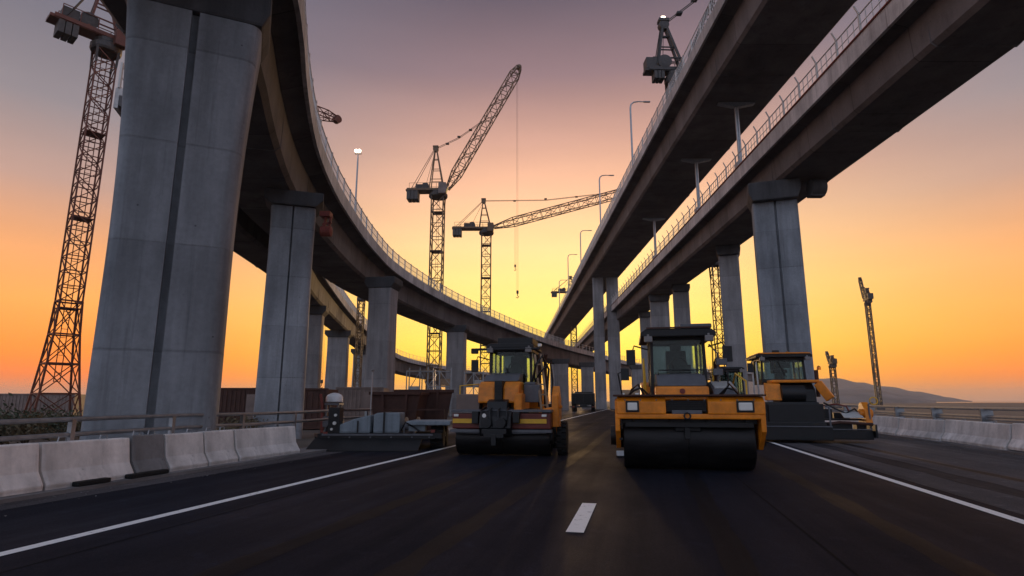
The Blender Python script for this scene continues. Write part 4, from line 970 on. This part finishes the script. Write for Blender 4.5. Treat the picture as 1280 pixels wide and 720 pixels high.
part(v3, 'belly', M_BLACK, [('b', (-.1, 1.3, .55), (1.2, 2.6, .3))], 0)

# --- V3b: roller behind, between V1 and the paver
pv = aty(922, 540, 25.5)
v4 = thing('road_roller', 'green glazed roller cab showing between the nearest roller and the paver', 'road roller', (pv.x, 25.5, 0), R(-11), 'road rollers')
drum(v4, .6, .6, 1.9)
part(v4, 'front_frame', M_ORANGE, [('b', (0, .6, 1.3), (2.1, 1.2, .18))], .03)
part(v4, 'hood', M_ORANGE, [('b', (0, 1.2, 1.3), (1.3, 1.4, .5))], .05)
cab(v4, 1.3, 2.6, 1.3, 1.45, 2.75, roof=(1.4, 1.2, 2.8, 2.76), beacon=False, roof_th=.12)
part(v4, 'rear_body', M_ORANGE, [('b', (0, 3.3, 1.15), (1.5, 1.5, 1.0))], .05)
for sx in (-1, 1): wheel(v4, (sx * .85, 3.2, .6), .6, .4)
part(v4, 'belly', M_BLACK, [('b', (0, 2.0, .85), (1.1, 2.6, .5))], .02)

# --- far truck and small loader on the lane
def truck(name, label, loc, rz, w=3.0):
    o = thing(name, label, 'truck', loc, rz)
    part(o, 'tipper_body', M_BLACK, [('px', [(0, .95), (-.15, 2.35), (5, 2.45), (5, .95)], -w / 2, w / 2)], .06)
    for x in (-w / 3, 0, w / 3): part(o, 'rib', M_BLACK, [('b', (x, -.13, 1.65), (.1, .14, 1.3))], .01)
    part(o, 'cab', M_BLACK, [('b', (0, 6.0, 1.75), (w * .8, 1.7, 1.8))], .08)
    part(o, 'chassis', M_BLACK, [('b', (0, 3.2, .8), (.9, 6.6, .28)), ('b', (0, .05, .62), (w * .9, .1, .16))], .02)
    for sx in (-1, 1):
        for y in (1.0, 2.3, 6.0): wheel(o, (sx * (w / 2 - .28), y, .5), .5, .5, M_BLACK)
        part(o, 'tail_light', M_RED, [('b', (sx * (w / 2 - .25), -.02, .63), (.3, .05, .12))], .01)
    return o
pv = aty(727, 512, 80)
truck('tipper_truck', 'black tipper truck seen from behind far down the road between two piers', (pv.x, 78, 0), R(-8), 3.1)
pv = aty(788, 510, 34)
o = thing('skid_loader', 'small tan loader just left of the nearest roller, mostly hidden', 'loader', (pv.x, 34, 0), R(-11))
part(o, 'body', M_TAN, [('b', (0, 1.2, .85), (1.2, 2.2, .8)), ('px', [(.3, 1.2), (.4, 2.0), (2.0, 2.0), (2.2, 1.2)], -.5, .5)], .06)
for sx in (-1, 1):
    part(o, 'lift_arm', M_YEL, [('r', (sx * .68, 2.0, 1.6), (sx * .68, -.3, .8), .14, .2), ('r', (sx * .68, -.3, .8), (sx * .68, -.5, .35), .14)], .01)
    part(o, 'headlight', M_LENS, [('b', (sx * .4, .27, 1.75), (.2, .06, .14))], .01)
    for y in (.55, 1.75): wheel(o, (sx * .78, y, .4), .4, .3)
part(o, 'bucket', M_BLACK, [('px', [(-.4, .12), (-.95, .12), (-.75, .45), (-.4, .7)], -.9, .9)], .01)

# --- low loader trailer with blocks, on the left
lt = rc(atz(540, 567, 0)); 
tr = thing('low_trailer', 'low dark flatbed trailer parked beyond the end of the left barriers', 'trailer', (aty(478, 560, 17.6).x, 17.4, 0), R(0))
part(tr, 'deck', M_BLACK, [('b', (-.05, .9, .36), (3.6, 1.9, .14)), ('b', (-.1, -.02, .33), (3.3, .1, .12))], .015)
part(tr, 'side_rail', M_GREY, [('b', (-.1, -.09, .40), (3.2, .05, .05))], .0)
part(tr, 'ramp', M_BLACK, [('px', [(-.85, .02), (-.1, .30), (-.1, .24), (-.85, -.0)], -1.9, 1.2)], 0)
for y in (.45, 1.35):
    wheel(tr, (1.58, y, .31), .31, .38, M_BLACK); wheel(tr, (-1.55, y, .31), .31, .30, M_BLACK)
part(tr, 'mudguard', M_BLOCK, [('b', (1.35, .75, .72), (1.3, 1.5, .12)), ('b', (1.0, .3, .6), (.5, .3, .24))], .03)
part(tr, 'ratchet_strap', M_BLACK, [('b', (.06, .5, 1.035), (.06, 1.0, .012)), ('b', (.06, -.0, .73), (.06, .012, .6))], 0)
part(tr, 'ratchet_strap', M_BLACK, [('b', (-.7, -.0, .62), (.05, .012, .34))], 0)
part(tr, 'drawbar', M_BLACK, [('r', (-1.7, .4, .34), (-2.2, .9, .34), .1), ('r', (-1.7, 1.4, .34), (-2.2, .9, .34), .1), ('t', [(-2.2, .9, .36), (-2.2, .9, .02)], .035)], 0)
part(tr, 'hydraulic_hose', M_BLACK, [('t', [(.55, .05, .5), (.7, -.1, .75), (.9, .05, .62), (1.1, -.05, .5)], .025)], 0, True)
part(tr, 'winch', M_GREY, [('c', (.62, .3, .62), (.92, .3, .62), .12), ('b', (.62, .3, .53), (.05, .25, .22)), ('b', (.92, .3, .53), (.05, .25, .22))], 0)
for x in (-1.5, -.9, -.3, .3, .9, 1.4): part(tr, 'deck_bolt', M_GREY, [('c', (x, -.085, .33), (x, -.10, .33), .025)], 0)
part(tr, 'reflector', M_RED, [('b', (1.5, -.1, .5), (.12, .02, .08)), ('b', (-1.6, -.1, .45), (.12, .02, .06))], 0)
part(tr, 'stake', M_RUST, [('r', (1.62, 1.6, .4), (1.62, 1.6, 1.1), .05), ('r', (-1.62, 1.6, .4), (-1.62, 1.6, 1.1), .05), ('r', (-1.62, 1.6, 1.08), (1.62, 1.6, 1.08), .04)], 0)
def block(label, pts, y0, y1, mat=M_BLOCK):
    m = MB(); c = tr.location
    m.prism(pts, 0, y1 - y0, 'y'); o = m.build('concrete_block', mat, bev=.03); o.location = (c.x, c.y + y0, .434); tag(o, label, 'block', 'concrete blocks on the trailer'); return o
block('large grey concrete block with a sloping top on the left of the low trailer', [(-1.32, .0), (-1.32, .22), (-.86, .40), (-.36, .52), (-.36, 0)], .1, .9)
block('squarer blue grey concrete block in the middle of the low trailer', [(-.27, 0), (-.27, .53), (-.17, .58), (.50, .58), (.50, 0)], .1, .9)
# skips / rusty containers behind
def container(label, p, dims, rz, mat, name='site_container', door=True):
    o = thing(name, label, 'container', p, rz, 'steel containers on the site')
    w, d, h = dims
    part(o, 'body', mat, [('b', (0, d / 2, h / 2 + .12), (w, d, h))], .03)
    its = []; n = int(w / .32)
    for k in range(n): its.append(('b', (-w / 2 + .2 + k * (w - .4) / max(1, n - 1), -.02, h / 2 + .12), (.13, .07, h - .3)))
    part(o, 'corrugation', mat, its, .01)
    part(o, 'frame', mat, [('r', (-w / 2, -.03, h + .12), (w / 2, -.03, h + .12), .12), ('r', (-w / 2, -.03, .14), (w / 2, -.03, .14), .14)] + [('r', (sx * w / 2, -.03, .08), (sx * w / 2, -.03, h + .16), .13) for sx in (-1, 1)], 0)
    if door: part(o, 'door', M_CABIN, [('b', (w * .22, -.07, h * .45 + .1), (.85, .06, h * .78))], .01)
    return o
def skip(label, p, rz, w, d, h, mat):
    o = thing('rubble_skip', label, 'skip', p, rz)
    part(o, 'tub', mat, [('py', [(-w * .36, .12), (w * .36, .12), (w / 2, h), (w / 2 - .08, h), (w * .33, .24), (-w * .33, .24), (-w / 2 + .08, h), (-w / 2, h)], 0, d), ('py', [(-w * .36, .14), (w * .36, .14), (w / 2 - .02, h - .01), (-w / 2 + .02, h - .01)], 0.01, .08), ('py', [(-w * .36, .14), (w * .36, .14), (w / 2 - .02, h - .01), (-w / 2 + .02, h - .01)], d - .08, d - .01)], 0)
    part(o, 'rim', mat, [('r', (-w / 2, -.03, h), (w / 2, -.03, h), .1), ('r', (-w / 2, d, h), (w / 2, d, h), .1)] + [('r', (sx * w / 2, 0, h), (sx * w / 2, d, h), .1) for sx in (-1, 1)], 0)
    part(o, 'skids', mat, [('b', (sx * w * .25, d / 2, .07), (.12, d, .14)) for sx in (-1, 1)], 0)
    part(o, 'rib', mat, [('r', (sx * w * .2, -.05, .15), (sx * w * .24, -.05, h), .08) for sx in (-1, 1)], 0)
    return o
skip('dark rusty skip behind the concrete blocks on the left', (aty(492, 540, 20.5).x, 20.5, -.0), R(-4), 1.75, 1.4, 1.62, M_RUST)
skip('wide rust red skip just left of the striped roller', (aty(527, 540, 21.5).x, 21.8, -.0), R(6), 2.1, 1.6, 1.72, M_RUST)
o = thing('hose_spool', 'pale cable spool between the two rusty skips and the blocks', 'spool', (aty(514, 540, 19.4).x, 19.6, 0), R(20))
part(o, 'flange', M_TAN, [('c', (-.22, 0, .42), (-.17, 0, .42), .42), ('c', (.17, 0, .42), (.22, 0, .42), .42)], .0, False)
part(o, 'core', M_PAINTW, [('c', (-.17, 0, .42), (.17, 0, .42), .24)], 0, True)
container('brown corrugated container right of the biggest pier', aty(300, 528, 44) * Vector((1, 1, 0)).to_3d() if False else (aty(297, 528, 44).x, 44, -.35), (4.4, 2.4, 2.5), R(0), M_RUST)
container('dark rust container in front of the thin left piers', (aty(384, 528, 36).x, 36, -.35), (2.2, 2.2, 2.3), R(0), M_RUST, door=False)
container('long weathered grey brown cabin behind the white dome', (aty(448, 528, 46).x, 46, -.35), (3.6, 2.4, 2.6), R(0), M_CABIN)
container('faded distant container at the far left under the horizon', (aty(22, 528, 60).x, 62, -.35), (7, 2.4, 2.3), R(10), M_CABIN)
# white domed tank
pd = aty(418, 500, 30)
o = thing('water_tank', 'white domed water tank on a dark stand beyond the left barriers', 'tank', (pd.x, 30, -.35))
part(o, 'dome', M_WHITE, [('l', (0, 0, 1.62), [(.30, 0), (.41, .06), (.42, .26), (.36, .38), (.22, .46), (.06, .5)], 'z')], 0, True)
part(o, 'stand', M_GREY, [('b', (sx * .28, sy * .28, .8), (.08, .08, 1.6)) for sx in (-1, 1) for sy in (-1, 1)] + [('b', (0, 0, 1.56), (.75, .75, .1)), ('b', (0, 0, .7), (.9, .7, .5))], .01)
part(o, 'pipe', M_RED, [('t', [(-.45, -.3, .1), (-.5, -.3, 1.5), (-.62, -.3, 2.05)], .07)], 0, True)
# control cabinet and thin pole near barrier end
o = thing('control_cabinet', 'dark cabinet with small pale fittings at the end of the left barriers', 'cabinet', (aty(407, 560, 16.8).x, 17.6, 0), R(-5))
part(o, 'housing', M_BLACK, [('b', (0, 0, .62), (.34, .3, 1.1)), ('b', (0, 0, .05), (.4, .36, .1))], .02)
part(o, 'fitting', M_LENS, [('c', (.04, -.15, .72), (.04, -.2, .72), .05), ('c', (.06, -.15, .95), (.06, -.2, .95), .04), ('c', (-.04, -.15, .55), (-.04, -.19, .55), .035)], 0)
pp = aty(462, 545, 19)
o = lamp_post('signal_pole', 'thin pale pole rising in front of the third left pier', (pp.x, 19, -.01), 2.3, None, False, cat='pole', r=.03)
# white cone-like marker by the roller wheel
o = thing('road_marker', 'small white marker on the asphalt beside the nearest roller', 'marker', atz(776, 571, 0))
part(o, 'base', M_BLACK, [('b', (0, 0, .015), (.22, .22, .03))], .008)
part(o, 'body', M_WHITE, [('px', [(-.09, .03), (-.03, .13), (.04, .15), (.09, .03)], -.1, .1)], .015)
# scaffold towers and stacked material behind the fourth pier
def scaffold(label, p, w, d, h, mat=M_TAN, seed=0):
    o = thing('scaffold_tower', label, 'scaffold', p, R(random.uniform(-12, 12)), 'scaffold towers beyond the skips'); rnd = random.Random(seed)
    m = MB(); nx = 3; lv = int(h / 1.6)
    for i in range(nx):
        for j in range(2): m.bar((-w / 2 + w * i / (nx - 1), d * j, 0), (-w / 2 + w * i / (nx - 1), d * j, h + rnd.uniform(0, .5)), .10)
    for k in range(1, lv + 1):
        z = h * k / lv
        for j in range(2): m.bar((-w / 2, d * j, z), (w / 2, d * j, z), .08)
    m.build('frame', M_GALV, o)
    m = MB()
    for k in range(1, lv + 1): m.box((0, d / 2, h * k / lv + .06), (w, d * .9, .08))
    m.build('platform', mat, o)
    m = MB()
    for k in range(lv):
        z = h * k / lv; m.bar((-w / 2, 0, z), (0, 0, z + h / lv), .06); m.bar((0, 0, z + h / lv), (w / 2, 0, z), .06)
    m.build('brace', M_GALV, o)
    m = MB(); 
    for k in range(lv): m.box((w * .25 * (-1) ** k, d * .5, h * k / lv + .5), (w * .4, d * .6, .7))
    m.build('sheeting', M_PAINTW if seed % 2 else mat, o)
    return o
scaffold('narrow scaffold tower left of the fourth pier, nearest the skips', (aty(524, 500, 58).x, 58, -.35), 2.6, 1.6, 4.6, seed=1)
scaffold('scaffold tower with pale sheeting tight against the left side of the fourth pier', (aty(549, 500, 66).x, 66, -.35), 2.6, 1.6, 5.0, seed=2)
scaffold('low scaffold tower between the fourth pier and the striped roller', (aty(592, 500, 74).x, 74, -.35), 2.4, 1.6, 5.2, seed=3)
# low concrete plinth at fourth pier's foot
m = MB(); m.box((0, 0, 1.05), (5.0, 3.2, 2.1)); o = m.build('pier_plinth', M_PIER2, bev=.06); o.location = (aty(577, 500, 70).x, 70, -.35); tag(o, 'low wide concrete plinth at the foot of the fourth left pier', 'plinth')
# gantry rods sticking from low ramp: column formwork cage
# ------------------------------------------------------------------ scrub beyond the left barriers
M_LEAF = material('scrub_leaves', (.055, .065, .035), .8, 0, noise=.5, nscale=3)
M_LEAFD = material('dry_scrub_leaves', (.11, .085, .045), .8, 0, noise=.5, nscale=3)
M_TWIG = material('twigs', (.07, .05, .035), .9)
def shrub(label, p, w, h, mat, seed):
    rnd = random.Random(seed); o = thing('shrub', label, 'shrub', p, rnd.uniform(0, 6), 'shrubs beyond the left guard rail')
    m = MB(); tips = []
    for k in range(9):
        a = rnd.uniform(0, 6.28); rr = rnd.uniform(.15, .5) * w; t = Vector((math.cos(a) * rr, math.sin(a) * rr, h * rnd.uniform(.45, .95))); tips.append(t)
        m.tube([(0, 0, 0), t * .5 + Vector((0, 0, h * .1)), t], .035, 5, .01)
    m.build('stem', M_TWIG, o)
    m = MB()
    for k in range(900):
        t = rnd.choice(tips); c = t + Vector((rnd.gauss(0, .17) * w, rnd.gauss(0, .17) * w, rnd.gauss(-.05, .16) * h)); c.z = max(.05, c.z)
        n = Vector((rnd.gauss(0, 1), rnd.gauss(0, 1), rnd.gauss(0, 1))).normalized(); u = n.orthogonal().normalized(); v = n.cross(u); s_ = rnd.uniform(.05, .11)
        m.add([c - u * s_, c - v * s_ * .45, c + u * s_, c + v * s_ * .45], [(0, 1, 2, 3)])
    m.build('foliage', mat, o); return o
for k, (px, Y, w, h, ma, lab) in enumerate([(-40, 22, 2.6, 1.5, M_LEAF, 'green shrub at the left edge of the photo behind the guard rail'), (8, 24, 2.6, 1.3, M_LEAF, 'low dark green shrub behind the guard rail, left of the crane foot'), (38, 23, 2.0, 1.1, M_LEAFD, 'dry brownish shrub behind the guard rail, nearest the crane foot on its left'),
        (88, 30, 2.4, 1.25, M_LEAF, 'dark shrub growing against the red crane foot'), (112, 26, 1.8, 1.1, M_LEAFD, 'dry shrub between the crane foot and the biggest pier'), (62, 27, 2.0, 1.1, M_LEAF, 'rounded shrub directly before the red crane foot'),
        (290, 26, 1.8, .95, M_LEAFD, 'dry shrub in front of the brown container')]):
    p = aty(px, 520, Y); shrub(lab, (p.x, Y, -.35), w, h, ma, 40 + k)
M_STONE = M_KERB

# ------------------------------------------------------------------ evening haze
hz = bpy.data.materials.new('haze'); hz.use_nodes = True; hz.node_tree.nodes.clear()
vo_ = hz.node_tree.nodes.new('ShaderNodeVolumePrincipled'); ho = hz.node_tree.nodes.new('ShaderNodeOutputMaterial'); hz.node_tree.links.new(vo_.outputs[0], ho.inputs['Volume'])
vo_.inputs['Color'].default_value = (.92, .86, .82, 1); vo_.inputs['Density'].default_value = HAZE; vo_.inputs['Anisotropy'].default_value = .3
m = MB(); m.box((0, 1950, 40), (8500, 4700, 83)); o = m.build('haze', hz); o['kind'] = 'stuff'
